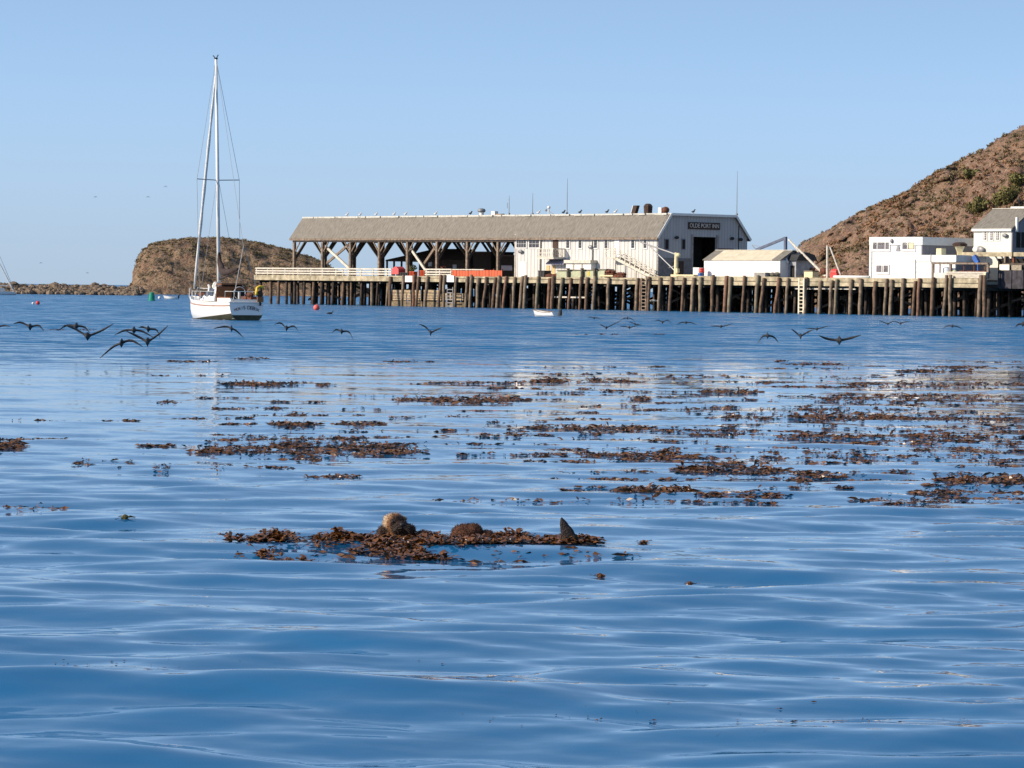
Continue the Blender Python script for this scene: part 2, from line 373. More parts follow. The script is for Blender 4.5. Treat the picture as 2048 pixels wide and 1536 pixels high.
def foliage(mb, pts, n, leaf, rg=npr):
    # pts: (c, r) clumps; many small leaf faces spread through each clump's volume
    for c, r in pts:
        d = rg.normal(size=(n, 3)); d /= np.linalg.norm(d, axis=1)[:, None]; rr = rg.uniform(0.35, 1, n)**0.5
        p = np.array(c)+d*rr[:, None]*np.array(r)
        a = rg.normal(size=(n, 3)); a /= np.linalg.norm(a, axis=1)[:, None]
        bb = np.cross(a, d); bb /= np.linalg.norm(bb, axis=1)[:, None]+1e-6
        s = leaf*rg.uniform(0.6, 1.4, n)[:, None]; o = len(mb.v)
        q = np.stack([p-a*s, p+bb*s*0.6, p+a*s, p-bb*s*0.6], 1).reshape(-1, 3)
        mb.v += [tuple(x) for x in q]; mb.f += [(o+4*i, o+4*i+1, o+4*i+2, o+4*i+3) for i in range(n)]
WID = Matrix.Identity(4)
M_head = hill_material('headland_slope', (0.27, 0.19, 0.12), (0.26, 0.16, 0.105), (0.10, 0.078, 0.056), (0.34, 0.245, 0.17), 0.09)
M_hill = hill_material('hillside_slope', (0.30, 0.195, 0.13), (0.28, 0.165, 0.12), (0.14, 0.105, 0.066), (0.40, 0.28, 0.20), 0.11)
M_scrub = mat('dry_scrub', (0.19, 0.14, 0.075), 0.95, 0.5, 0.5, col2=(0.10, 0.08, 0.045), spec=0.1)
M_scrubr = mat('russet_scrub', (0.27, 0.15, 0.085), 0.95, 0.5, 0.5, col2=(0.15, 0.09, 0.05), spec=0.1)
M_bush = mat('green_bush', (0.17, 0.15, 0.055), 0.9, 0.5, 0.8, col2=(0.075, 0.07, 0.03), spec=0.1)

def hd_profile(px):
    xs = [225, 262, 266, 269, 273, 279, 288, 300, 318, 340, 380, 430, 480, 530, 570, 600, 640, 670, 700, 740, 800]
    ys = [600, 600, 592, 560, 524, 510, 498, 489, 484, 480, 476, 475, 479, 488, 498, 508, 524, 541, 562, 585, 600]
    return np.interp(px, xs, ys)
def make_headland():
    DR = 915.0; X = np.linspace((215-CX)/F*DR, (810-CX)/F*DR, 340); Y = np.linspace(872, 1010, 170)
    YY, XX = np.meshgrid(Y, X, indexing='ij'); px = CX+XX/np.maximum(YY, DR)*F
    H = HC+(yh(px)-hd_profile(px))*DR/F
    front = 884+7*np.sin(XX*0.09+1.0)+ (XX-XX.min())*0.03 + 5*(fbm(XX*0.06, XX*0.0+2, 3, 3)-0.5)
    w = np.clip((YY-front)/(33+0*XX), 0, 1)
    g = 1-(1-w)**1.7
    back = np.clip((YY-955)/50, 0, 1)
    Z = H*g*(1-0.5*back**2)
    # gullies running diagonally down the seaward face, cut below the skyline only
    face = np.sin(np.clip(w, 0, 1)*math.pi)
    q = XX*0.75+Z*1.5
    ridg = np.abs(fbm(q*0.11, YY*0.02, 21, 4)-0.5)*2
    Z = Z-face*(1-ridg)**2*4.6*np.clip(H/9, 0, 1)
    Z += (fbm(XX*0.35, YY*0.35, 8, 5)-0.5)*1.8*np.clip(H/6, 0, 1)*(0.35+0.65*face)
    Xd = XX+(fbm(XX*0.2, YY*0.2+Z*0.3, 15, 4)-0.5)*2.0
    Z = np.where(YY < front, -1.5, Z)-0.25
    o = mesh_grid('headland', Xd, YY, Z, M_head); o['kind'] = 'structure'
    mb = MB(WID); pts = []
    for _ in range(2600):
        i = npr.randint(20, 130); j = npr.randint(8, 330)
        z = Z[i, j]
        if z < 1.5: continue
        top = z/max(H[i, j], 1)
        if npr.rand() > 0.18+0.85*top**3 + (0.25 if XX[i, j] > -70 else 0): continue
        r = npr.uniform(0.25, 0.75); pts.append(((Xd[i, j], YY[i, j], z+r*0.25), (r*1.3, r*1.3, r*0.8)))
    foliage(mb, pts, 26, 0.2)
    tag(mb.build('scrub', M_scrub), kind='stuff', label='low dry scrub covering the headland', cat='scrub')
make_headland()

def hl_profile(px):
    xs = [1540, 1570, 1592, 1600, 1640, 1690, 1740, 1790, 1815, 1840, 1870, 1900, 1930, 1960, 2000, 2048, 2120, 2250]
    ys = [600, 545, 502, 491, 470, 441, 416, 396, 385, 366, 346, 334, 315, 302, 275, 250, 215, 160]
    return np.interp(px, xs, ys)
def make_hill():
    DR = 640.0; X = np.linspace((1530-CX)/F*DR, (2300-CX)/F*DR, 360); Y = np.linspace(565, 740, 200)
    YY, XX = np.meshgrid(Y, X, indexing='ij'); px = CX+XX/np.maximum(YY, DR)*F
    H = HC+(yh(px)-hl_profile(px))*DR/F
    front = 590-(XX-XX.min())*0.12+4*(fbm(XX*0.05, XX*0+9, 3, 3)-0.5)
    w = np.clip((YY-front)/np.maximum(640-front, 6), 0, 1); g = 1-(1-w)**1.35
    Z = H*g
    face = np.sin(w*math.pi)
    q = XX*0.55-Z*0.75
    ridg = np.abs(fbm(q*0.12, YY*0.015, 31, 4)-0.5)*2
    Z = Z-face*(1-ridg)**2*5.5*np.clip(H/10, 0, 1)
    crag = np.clip(fbm(XX*0.13, Z*0.2+YY*0.1, 44, 4)-0.53, 0, 1)*30
    Yd = YY-crag*np.clip(H/10, 0, 1)*0.7
    Z = Z-crag*0.35*face
    Z += (fbm(XX*0.4, YY*0.4, 18, 5)-0.5)*2.2*np.clip(H/6, 0.2, 1)*(0.4+0.6*face)
    steps = np.abs(fbm(XX*0.16+YY*0.05, YY*0.11+2, 63, 4)-0.5)*2
    Z += (0.5-steps)*2.6*np.clip(H/8, 0, 1)*np.clip(face+0.25, 0, 1)
    Z = np.where(YY < front, -1.0, Z)
    o = mesh_grid('hillside', XX, Yd, Z, M_hill); o['kind'] = 'structure'
    for nm_, m_, cnt, seed, lb in (('scrub', M_scrub, 2600, 5, 'dark dry scrub dotted over the hillside'), ('brush', M_scrubr, 2600, 6, 'russet brush covering the hillside')):
        rg = np.random.RandomState(seed); mb = MB(WID); pts = []
        for _ in range(cnt):
            i = rg.randint(15, 108); j = rg.randint(20, 350); z = Z[i, j]
            if z < 2 or (vnoise(XX[i, j]*0.12, YY[i, j]*0.1, seed) < 0.45): continue
            r = rg.uniform(0.18, 0.6); pts.append(((XX[i, j], Yd[i, j], z+r*0.3), (r*1.3, r*1.3, r*0.8)))
        foliage(mb, pts, 28, 0.19, rg)
        tag(mb.build(nm_, m_), kind='stuff', label=lb, cat=nm_)
    # larger green bushes
    for (bx, by, r, lb) in ((2003, 402, 2.6, 'big yellow-green bush on the slope above the grey roofed house'),
                            (1948, 420, 2.1, 'dark green bush on the slope just left of the grey roofed house'),
                            (2040, 368, 1.9, 'green bush high on the hillside at the right edge'),
                            (1938, 352, 1.2, 'olive bush on the upper hillside below a crag')):
        best = None
        d = np.abs(CX+F*XX/Yd-bx)+np.abs((579.6+ROLL*(bx-CX)-F*(Z-HC)/Yd)-by)
        d[YY > 650] += 1e3
        i, j = np.unravel_index(np.argmin(d), d.shape); c = (XX[i, j], Yd[i, j]-0.5, Z[i, j])
        ro = root('bush', lb, 'bush', c, 0)
        rg = np.random.RandomState(int(bx)); mb = MB(WID)
        pts = [((c[0]+rg.uniform(-1, 1)*r, c[1]+rg.uniform(-1, 1)*r*0.6, c[2]+rg.uniform(0.1, 0.75)*r), (r*0.5,)*3) for _ in range(9)]
        foliage(mb, pts, 150, 0.24, rg); mb.build('foliage', M_bush, ro)
        part('stem', M_dtimber, ro, lambda b: [b.tube([(c[0], c[1], c[2]-1), (c[0]+k*0.5, c[1], c[2]+r*0.6)], [0.15, 0.05], 6) for k in (-1, 0, 1)], WID)
make_hill()

M_rock = mat('breakwater_rock', (0.21, 0.155, 0.105), 0.9, 0.45, 0.6, 0.08, col2=(0.08, 0.058, 0.045), detail=8)
def make_breakwater():
    mb = MB(WID)
    for i in range(800):
        px = rnd.uniform(-90, 285); D = 766+rnd.uniform(-1.5, 10)
        q = at(px, 580, D); f_ = (D-764)/12; zc = rnd.uniform(-0.3, 0.2)+1.75*min(1, f_*1.6)*(0.92+0.12*math.sin(px*0.07)+0.10*math.sin(px*0.31))*(1-0.25*max(0, (px-180)/100))
        r = rnd.uniform(0.35, 0.85)
        mb.ball((q.x, D, zc), (r*rnd.uniform(0.8, 1.4), r, r*rnd.uniform(0.6, 0.95)), 7, 5, 0.2)
    q = at(190, 574, 772); mb.ball((q.x, 772, 2.1), (0.9, 0.8, 0.7), 8, 6, 0.16)
    tag(mb.build('breakwater', M_rock), 'low breakwater of heaped brown boulders running out to the headland', 'breakwater')
make_breakwater()

# ------------------------------------------------------------------ pier
UL = U(511, 0, 553); UR = U(2200, 0, 560); UE = U(1972, 0, 565)
def make_pier():
    r = proot('pier', 'long timber pier on leaning brown piles with plank deck', 'pier', (UL+UR)/2, 10, 0)
    boxpart('deck', M_deck, r, UL, UE, 0.0, 30, ZD-0.28, ZD)
    boxpart('deck', M_dtimber, r, UE+0.003, UR, 2.2, 34, ZD-0.28, ZD+0.25)
    ua = U(782, 0); uc = U(1213, 0)
    def fas(b):
        b.box(UL-0.1, ua, -0.18, -0.003, ZD-0.62, ZD+0.05)
        x = ua
        while x < UE:
            w = rnd.uniform(4.5, 8); dz = rnd.uniform(-0.03, 0.03); b.box(x, min(x+w-0.03, UE), -0.24+rnd.uniform(-.02, .02), -0.004, ZD-0.66+dz, ZD-0.22+dz); x += w
    part('fascia_beam', M_beam, r, fas)
    def curb(b):
        x = ua
        while x < UE:
            w = rnd.uniform(4, 9); z = ZD+0.34+rnd.uniform(-0.04, 0.05) if x > uc else ZD+0.1
            b.box(x, min(x+w-0.05, UE), -0.2, 0.16, ZD-0.14, z); x += w
    part('curb_beam', M_beam, r, curb)
    def strg(b):
        for v in np.arange(2, 30, 3.2): b.box(UL+0.3, UE, v-0.12, v+0.12, ZD-0.62, ZD-0.285)
        for u in np.arange(UL+0.6, UE, 4.2): b.box(u-0.15, u+0.15, 0.1, 29.5, ZD-0.95, ZD-0.625)
        for v in np.arange(4, 34, 4): b.box(UE, UR, v-0.14, v+0.14, ZD-0.7, ZD-0.285)
    part('stringers', M_dtimber, r, strg)
    # fender piles of the front row, photo columns of their tops and feet
    tops = []
    z4 = [(30, 15), (150, 132), (195, 165), (290, 262), (435, 410), (475, 460), (600, 580), (720, 700), (765, 745), (840, 822), (925, 890), (1025, 985), (1065, 1035), (1140, 1100), (1230, 1210), (1320, 1280), (1350, 1330), (1485, 1460), (1610, 1590), (1645, 1630), (1745, 1710), (1835, 1810), (1950, 1925), (2015, 1995)]
    z5 = [(185, 160), (265, 240), (415, 395), (585, 565), (725, 700), (770, 750), (845, 840), (965, 950), (1090, 1065), (1225, 1195), (1330, 1300), (1405, 1395), (1540, 1515), (1685, 1655), (1725, 1708), (1875, 1850), (2020, 1990)]
    z6 = [(835, 790), (1005, 955), (1110, 1080), (1320, 1295), (1480, 1460), (1610, 1580), (1665, 1640)]
    z7 = [(120, 105), (225, 220), (390, 370), (510, 490), (570, 555), (700, 680), (835, 800), (880, 855), (1035, 1010), (1180, 1145), (1225, 1215), (1565, 1530), (1605, 1600)]
    for z, o, k in ((z4, 800, .1855), (z5, 1140, .1855), (z6, 1380, .1758), (z7, 1680, .1797)):
        tops += [(o+a*k+1.0, o+b_*k+1.0) for a, b_ in z]
    tops = [(781, 779)]+tops
    for i, (a, b_) in enumerate(tops):
        up = U(a, -0.42, 556); ub = U(b_, -0.75, 622); rr = rnd.uniform(0.17, 0.23)
        zt = ZD+rnd.uniform(-0.05, 0.35) + (0.5 if a > 1855 else (0.25 if 1400 < a < 1550 else 0))
        b = MB(); b.smooth = True; sw = rnd.uniform(-0.08, 0.08)
        b.tube([(ub, -0.75, -1.2), (ub+(up-ub)*0.3+sw, -0.66, 0.9), (ub+(up-ub)*0.65-sw, -0.55, 2.4), (up, -0.42, zt-0.06), (up, -0.42, zt)], [rr*1.05, rr*0.97, rr, rr, rr*0.86], 10)
        b.build('pile', PILES[rnd.choice([0, 0, 1, 1, 2, 3])], r)
    # piles under the left arm of the pier, two front rows
    n = len(tops)
    for row, v in enumerate((0.4, 3.0)):
        for u in np.arange(UL+0.7+row*0.9, ua-0.5, 1.9 if row == 0 else 2.6):
            if n >= 99: break
            n += 1; uu = u+rnd.uniform(-.4, .4); ln = rnd.uniform(-0.35, 0.1); b = MB(); b.smooth = True; rr = rnd.uniform(0.15, 0.22)
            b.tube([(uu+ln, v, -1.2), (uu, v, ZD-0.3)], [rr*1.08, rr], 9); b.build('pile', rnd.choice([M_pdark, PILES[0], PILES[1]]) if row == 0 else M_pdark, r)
    b = MB(); b.smooth = True
    for v in np.arange(2.4, 30, 2.3):
        for u in np.arange(UL+0.6, UR, 2.1 if u_dense(v) else 2.7):
            if u > UE and v < 4: continue
            if rnd.random() < 0.12: continue
            if u < ua and v < 5: continue
            uu = u+rnd.uniform(-.6, .6); vv = v+rnd.uniform(-.5, .5); rr = rnd.uniform(0.15, 0.23); ln = rnd.uniform(-.3, .3)
            b.tube([(uu+ln, vv, -1.2), (uu, vv, ZD-0.3)], [rr*1.05, rr], 7)
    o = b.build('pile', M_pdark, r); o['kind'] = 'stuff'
    def brace(b):
        for v in (6.0, 13.0, 20.0, 27.0):
            for u in np.arange(UL+4, UR-8, 8.5):
                b.beam((u, v, 0.6), (u+7, v, ZD-0.8), 0.1, 0.28)
                if rnd.random() < 0.5: b.beam((u+7, v+0.2, 0.6), (u, v+0.2, ZD-0.8), 0.1, 0.28)
        u = U(1010, 0); 
    part('cross_bracing', M_dtimber, r, brace)
    def wale(b):
        for (x0, x1, y) in ((1110, 1172, 594), (1292, 1318, 601), (1000+590, 1000+640, 577), (1640, 1712, 577)):
            u0, z = P(x0, y, 0.35); u1, _ = P(x1, y, 0.35); b.box(u0, u1, 0.25, 0.45, z-0.09, z+0.09)
    part('wale', M_rail, r, wale)
    # plank screen hung below the deck at the left of the fender row
    def scr(b):
        for k, (y0, y1) in enumerate(((580, 585.5), (586.5, 591.5), (592.5, 596), (597, 600.5))):
            for (x0, x1) in ((786, 803), (808, 842), (848, 883), (888, 931)):
                if x0 == 888 and k == 0: continue
                u0, u1, z0, z1 = R(x0, y0, x1, y1, 0.5); b.box(u0, u1, 0.45, 0.55, z0, z1)
    part('plank_screen', mat('screen_planks', (0.40, 0.30, 0.19), 0.85, 0.3, 2), r, scr)
    def scr2(b):
        u0, u1, z0, z1 = R(784, 603, 931, 612, 0.6); b.box(u0, u1, 0.5, 0.7, -0.3, z1)
    part('fender_skirt', mat('weedy_timber', (0.20, 0.15, 0.09), 0.9, 0.4, 2), r, scr2)
    # ladders
    def lad(x0, x1, ytop, ybot, m, v=-0.75, rails=0.10):
        b = MB(); u0, zt = P(x0, ytop, v); u1, _ = P(x1, ytop, v); _, zb = P(x0, ybot, v)
        for u in (u0, u1): b.box(u-rails/2, u+rails/2, v-0.06, v+0.06, zb, zt)
        nz = int((zt-zb)/0.42)
        for i in range(nz): z = zb+0.25+i*0.42; b.box(u0+rails/2, u1-rails/2, v-0.045, v+0.045, z-0.055, z+0.055)
        return b.build('ladder', m, r)
    lad(1598.5, 1608, 556, 627, mat('cream_ladder', (0.68, 0.60, 0.44), 0.7, 0.15, 3), -0.8, 0.2)
    lad(1284, 1293, 556, 624, M_timber, -0.8)
    lad(813, 822, 588, 614, M_timber, -0.6); lad(895, 906, 574, 616, M_steel, -0.6)
    return r
def u_dense(v): return v < 12
PIER = make_pier()

def railing(label, x0, x1, posts, m, v, ys=(542.5, 547.5, 552), h=1.05, cat='railing'):
    ua, ub = U(x0, v), U(x1, v); r = proot('pier_railing', label, cat, (ua+ub)/2, v)
    for z in (0.30, 0.62, 0.96): boxpart('rail', m, r, ua, ub, v-0.05, v+0.05, ZD+z-0.09, ZD+z+0.09)
    for p in posts:
        u = U(p, v); boxpart('post', m, r, u-0.08, u+0.08, v+0.052, v+0.2, ZD+0.003, ZD+h)
railing('pale three-rail timber railing along the seaward left end of the pier', 511, 783, (512, 534, 545, 569, 595, 621, 644, 671, 684, 696, 721, 745, 772), M_rail, 0.15)
railing('short pale rail fence at the pier edge left of the orange mesh', 850, 903, (852, 878, 901), M_rail, 0.4)
railing('weathered return railing closing off the left end of the pier', 512.5, 514.5, (), M_rail, 0.6)
def orange_fence():
    v = 0.5; ua, ub = U(903, v), U(1004, v); r = proot('barrier_fence', 'bright orange plastic barrier mesh along the pier edge under the open shed', 'barrier', (ua+ub)/2, v)
    def mesh(b):
        k = 0; u = ua
        while u < ub-0.3:
            w = rnd.uniform(0.8, 1.5); b.box(u, min(u+w, ub), v-0.03+0.04*(k % 2), v+0.01+0.04*(k % 2), ZD+0.12, ZD+0.88+rnd.uniform(-.06, .06)); u += w; k += 1
    part('mesh_panel', M_orange, r, mesh)
    part('top_rail', M_rail, r, lambda b: b.box(ua, U(968, v), v-0.1, v-0.04, ZD+0.9, ZD+1.02))
    for p in (905, 925, 945, 967, 986, 1003):
        u = U(p, v); boxpart('post', M_rust, r, u-0.06, u+0.06, v+0.07, v+0.17, ZD+0.003, ZD+1.1)
orange_fence()
for (x0, x1, y0, y1, lb) in ((810.5, 825, 551.5, 564, 'white sign board with pinkish print fixed to the pier edge below the leaning brace'),
                             (894, 908, 551, 564, 'bluish white sign board fixed to the pier edge below the orange mesh')):
    u0, u1, z0, z1 = R(x0, y0, x1, y1, -0.36); b = MB(); b.box(u0, u1, -0.4, -0.34, z0, z1)
    tag(b.build('sign_board', mat('sign_white_'+str(int(x0)), (0.82, 0.70, 0.68) if x0 < 850 else (0.76, 0.77, 0.84), 0.6, 0.06, 3), rz=RZ), lb, 'sign')

# ------------------------------------------------------------------ the long hall
VW = 4.5
def make_hall():
    uL = U(586, VW, 510); uM = U(1031, VW, 510); uR = U(1316, VW, 510)
    ze = P(1316, 467, VW)[1]; v1 = VW+1.95; zt = P(1338, 427, v1)[1]; v2 = VW+13.3; v3 = VW+15.6
    r = proot('waterfront_hall', 'long pier hall, open timber shed at one end and white boarded inn at the other', 'building', (uL+uR)/2, VW+7)
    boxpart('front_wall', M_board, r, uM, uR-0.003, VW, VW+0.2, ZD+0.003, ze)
    # gable end with a wide doorway
    gx = uR
    def ve(px, py):       # photo point on the gable plane u = gx -> (v, z)
        d = ray(px, py); p0 = MP @ Vector((gx, 0, 0)); t = (p0-CAM).dot(E)/d.dot(E); q = MPI @ (CAM+d*t); return q.y, q.z
    d0 = ve(1385, 520)[0]; d1 = ve(1432, 520)[0]; dz = ve(1408, 474)[1]
    def gab(b):
        k = (zt-ze)/(v1-VW); zd0 = zt
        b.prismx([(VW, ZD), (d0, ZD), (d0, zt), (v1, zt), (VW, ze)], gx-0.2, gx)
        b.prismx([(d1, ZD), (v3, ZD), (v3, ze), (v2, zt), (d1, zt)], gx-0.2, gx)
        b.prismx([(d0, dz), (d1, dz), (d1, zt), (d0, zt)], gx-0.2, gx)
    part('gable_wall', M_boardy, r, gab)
    part('doorway', M_dark, r, lambda b: (b.box(gx-3.2, gx-3.0, d0-0.6, d1+0.6, ZD+.003, dz+0.4), b.box(gx-3.0, gx-0.21, d0-0.5, d0-0.3, ZD+.003, dz+0.4)))
    boxpart('door_frame', mat('door_surround', (0.30, 0.27, 0.25), 0.8, 0.2, 3), r, gx+0.003, gx+0.12, d0-0.25, d0, ZD+.003, dz+0.25)
    boxpart('door_frame', MATS['door_surround'], r, gx+0.003, gx+0.12, d1, d1+0.3, ZD+.003, dz+0.25)
    a = ve(1433, 495); bq = ve(1466, 512)
    boxpart('shutter_panel', M_rust, r, gx+0.004, gx+0.1, a[0]+0.35, bq[0], bq[1]-1.5, a[1]-0.1)
    # lower dark wainscot of the gable
    boxpart('wainscot', mat('dark_wainscot', (0.20, 0.185, 0.185), 0.8, 0.2, 2), r, gx+0.004, gx+0.05, VW+0.03, d0-0.26, ZD+.003, ve(1350, 516)[1])
    # roof
    k = 0.35; zk = ze-k*(zt-ze)/(v1-VW)
    def roof(b):
        th_ = 0.22; x0, x1 = uL-0.35, gx+0.3
        po = [(VW-k, zk), (v1, zt), (v2, zt), (v3+k, zk)]; pi = [(v3+k, zk-th_), (v2-0.1, zt-th_), (v1+0.1, zt-th_), (VW-k, zk-th_)]
        b.prismx(po+pi, x0, x1)
    rf = part('roof', M_shingle, r, roof)
    b = MB(); u = uL-0.36
    while u < gx+0.3:
        w = rnd.uniform(0.4, 1.6); b.box(u, min(u+w, gx+0.31), v1-rnd.uniform(0.06, 0.30), v1+0.4, zt-0.16, zt+0.055); u += w
    b.build('ridge_cap', M_ridge, rf)
    b = MB()
    b.beam((gx+0.34, VW-k, zk-0.1), (gx+0.34, v1, zt-0.08), 0.06, 0.3); b.beam((gx+0.34, v1, zt-0.08), (gx+0.34, v2, zt-0.08), 0.06, 0.3); b.beam((gx+0.34, v2, zt-0.08), (gx+0.34, v3+k, zk-0.1), 0.06, 0.3)
    b.build('barge_board', M_white, rf)
    boxpart('eave_fascia', M_timber, r, uL-0.34, gx+0.28, VW-k-0.08, VW-k-0.003, zk-0.30, zk-0.02)
    boxpart('eave_beam', M_timber, r, uL, uM-0.003, VW-0.1, VW+0.2, ze-0.95, ze-0.58)
    boxpart('eave_beam', M_dtimber, r, uL, uM, v3-0.3, v3, ze-0.75, ze-0.25)
    # open shed posts and braces
    posts = [586.5, 643, 699, 756.5, 813, 872, 932.5, 994]
    us = [U(p, VW, 510) for p in posts]
    for i, u in enumerate(us):
        boxpart('post', M_timber, r, u, u+0.34, VW-0.12, VW+0.22, ZD+.003, ze-0.953)
        b = MB()
        if i > 0: b.beam((u-1.05, VW+0.05, ze-0.97), (u+0.05, VW+0.05, ze-2.3), 0.12, 0.15)
        b.beam((u+1.35, VW+0.05, ze-0.97), (u+0.29, VW+0.05, ze-2.3), 0.12, 0.15)
        b.build('knee_brace', M_timber, r)
        for vv in (VW+5.2, VW+10.4, v3-0.4):
            boxpart('post', M_dtimber, r, u+0.02, u+0.42, vv, vv+0.4, ZD+.003, ze-0.3)
        b = MB(); b.beam((u+0.17, VW+0.25, ze-0.55), (u+0.17, v3-0.3, ze-0.55), 0.28, 0.5)
        for vv in (VW+5.4, VW+10.6):
            for sg in (-1, 1): b.beam((u+0.17, vv+sg*2.2, ze-0.5), (u+0.17, vv+sg*0.2, ze-2.8), 0.2, 0.26)
        b.beam((u+0.17, VW+0.3, ze-3.1), (u+0.17, VW+2.2, ze-0.6), 0.22, 0.34); b.beam((u+0.17, v3-0.4, ze-2.9), (u+0.17, v3-2.6, ze-0.6), 0.2, 0.28)
        b.build('tie_beam', M_dtimber, r)
    for (x0, y0, x1, y1, vv, m) in ((647, 489, 699, 537, VW+0.3, M_rail), (653, 527, 699, 488, VW+0.5, M_timber), (816, 489, 853, 543, VW+0.35, M_rail), (846, 531, 874, 490, VW+0.8, M_timber)):
        b = MB(); a0 = P(x0, y0, vv); a1 = P(x1, y1, vv); b.beam((a0[0], vv, a0[1]), (a1[0], vv, a1[1]), 0.2, 0.32); b.build('cross_brace', m, r)
    b = MB(); x = uM
    b.box(x-0.14, x+0.12, VW-0.06, VW-0.003, ZD+.003, ze); b.build('corner_board', mat('corner_grey', (0.45, 0.41, 0.36), 0.8, 0.2, 3), r)
    boxpart('side_wall', M_dtimber, r, uM+0.003, uM+0.2, VW+0.21, v3, ZD+.003, ze-0.3)
    boxpart('rear_wall', M_dtimber, r, uM+0.21, gx-0.21, v3-0.2, v3, ZD+.003, ze-0.3)
    # windows
    def win(x0, y0, x1, y1, cols, rows, vp=VW, fr=0.13):
        u0, u1, z0, z1 = R(x0, y0, x1, y1, vp)
        f = boxpart('window', M_white, r, u0-fr, u1+fr, vp-0.09, vp-0.003, z0-fr, z1+fr)
        boxpart('pane', M_glass, f, u0, u1, vp-0.10, vp-0.093, z0, z1)
        b = MB(); w = 0.028
        for i in range(1, cols): u = u0+(u1-u0)*i/cols; b.box(u-w/2, u+w/2, vp-0.125, vp-0.103, z0, z1)
        for j in range(1, rows): z = z0+(z1-z0)*j/rows; b.box(u0, u1, vp-0.132, vp-0.127, z-w/2, z+w/2)
        b.build('glazing_bars', M_white if cols > 1 else M_steel, f)
    win(1034, 480, 1053, 495, 4, 2); win(1059, 480, 1079, 495, 3, 2)
    for x in (1136.5, 1161, 1192, 1213, 1266.5, 1291): win(x-3, 480, x+3, 496, 1, 3)
    u0, u1, z0, z1 = R(1105.5, 477, 1116.5, 514, VW)
    boxpart('door', M_brown, r, u0, u1, VW-0.05, VW-0.004, z0, z1); boxpart('door_frame', M_white, r, u0-.15, u1+.15, VW-0.08, VW-0.004, z1+.003, z1+.15)
    u0, u1, z0, z1 = R(1229, 478, 1239, 514, VW)
    d_ = boxpart('door', mat('white_door', (0.86, 0.85, 0.83), 0.4, 0.03, 2), r, u0, u1, VW-0.06, VW-0.004, z0, z1); boxpart('door_frame', MATS['corner_grey'], r, u0-.12, u0-.003, VW-0.09, VW-0.004, z0, z1)
    for x in (1096, 1107):
        u0, u1, z0, z1 = R(x-3.2, 531, x+3.2, 551, VW-.02); boxpart('door', mat('tan_door', (0.62, 0.42, 0.19), 0.6, 0.15, 4), r, u0, u1, VW-0.06, VW-0.004, ZD+.003, z1)
    u0, u1, z0, z1 = R(1039, 524, 1052, 552, VW); boxpart('door', MATS['white_door'], r, u0, u1, VW-0.05, VW-0.004, ZD+.003, z1)
    # gable windows
    for (xa, xb) in ((1330, 1336), (1364, 1369)):
        a0 = ve(xa, 479); a1 = ve(xb, 498)
        f = boxpart('window', M_boards, r, gx+0.004, gx+0.07, a0[0]-.12, a1[0]+.12, a1[1]-.1, a0[1]+.1); boxpart('pane', M_dark, f, gx+0.072, gx+0.09, a0[0], a1[0], a1[1], a0[1])
    a0 = ve(1345, 524); a1 = ve(1352, 556); boxpart('door', M_brown, r, gx+0.052, gx+0.1, a0[0], a1[0], ZD+.003, a0[1])
    a0 = ve(1357, 522); a1 = ve(1366, 556); boxpart('door', M_brown, r, gx+0.052, gx+0.1, a0[0], a1[0], ZD+.003, a0[1])
    # downpipes, lamps
    for x in (1082, 1186): 
        u = U(x, VW, 510); part('downpipe', MATS['corner_grey'], r, lambda b: b.tube([(u, VW-0.12, ZD+0.05), (u, VW-0.12, ze-0.5), (u+0.15, VW-0.3, ze-0.25)], 0.09, 8), smooth=True)
    for (x, y) in ((1041, 503), (1181, 494)):
        u, z = P(x, y, VW-0.2); b = MB(); b.smooth = True; b.ball((u, VW-0.22, z), (0.42, 0.2, 0.24), 12, 8); b.build('flood_lamp', M_steel, r)
    for (x, y) in ((1351, 475), (1462, 477), (1479, 479)):
        v_, z = ve(x, y); b = MB(); b.ball((gx+0.25, v_, z), (0.25, 0.3, 0.2), 10, 6); b.build('flood_lamp', M_black, r)
    v_, z = ve(1503, 479); b = MB(); b.ball((gx+0.1, v3+0.3, z), (0.25, 0.3, 0.22), 10, 6); b.build('flood_lamp', M_black, r)
    v_, _ = ve(1477, 480); part('cable_conduit', M_black, r, lambda b: b.box(gx+0.004, gx+0.05, v_-.06, v_+.06, ZD+1, zt-1.2))
    # balcony
    vo = VW-2.0; u0 = U(1074, vo, 512); u1 = U(1107, vo, 512); zf = P(1090, 514, vo)[1]; ur = u1
    bal = boxpart('balcony', M_rail, r, u0, ur, vo, VW-0.004, zf-0.25, zf)
    b = MB(); hr = 1.05
    for u in np.linspace(u0+.06, ur-.06, 9): b.box(u-.04, u+.04, vo+.01, vo+.09, zf+.003, zf+hr)
    for v in np.linspace(vo+.1, VW-.15, 7): b.box(ur-.1, ur-.02, v-.04, v+.04, zf+.003, zf+hr)
    for z in (0.1, 0.5, hr-.05): b.box(u0, ur, vo-.04, vo+.005, zf+z-.05, zf+z+.05)
    b.box(ur-.01, ur+.05, vo, VW-.01, zf+hr-.08, zf+hr+.04)
    b.box(ur-.35, ur-.05, vo-.06, vo+.1, zf+.003, zf+hr+.1)
    b.build('balcony_rail', M_rail, bal)
    # awning
    u0, u1, z0, z1 = R(1093, 519, 1129, 529, VW-0.8)
    part('awning', M_awn, r, lambda b: b.prismx([(VW-0.9, z0), (VW-0.9, z0+0.15), (VW-0.01, z1+0.12), (VW-0.01, z1-0.05)], u0, u1))
    # lean-to
    u0, u1, z0, z1 = R(1132, 518.5, 1182, 545, VW-0.9)
    lt = boxpart('lean_to', MATS['white_paint'], r, u0, u1, VW-0.9, VW-.004, ZD+.003, z1-.5)
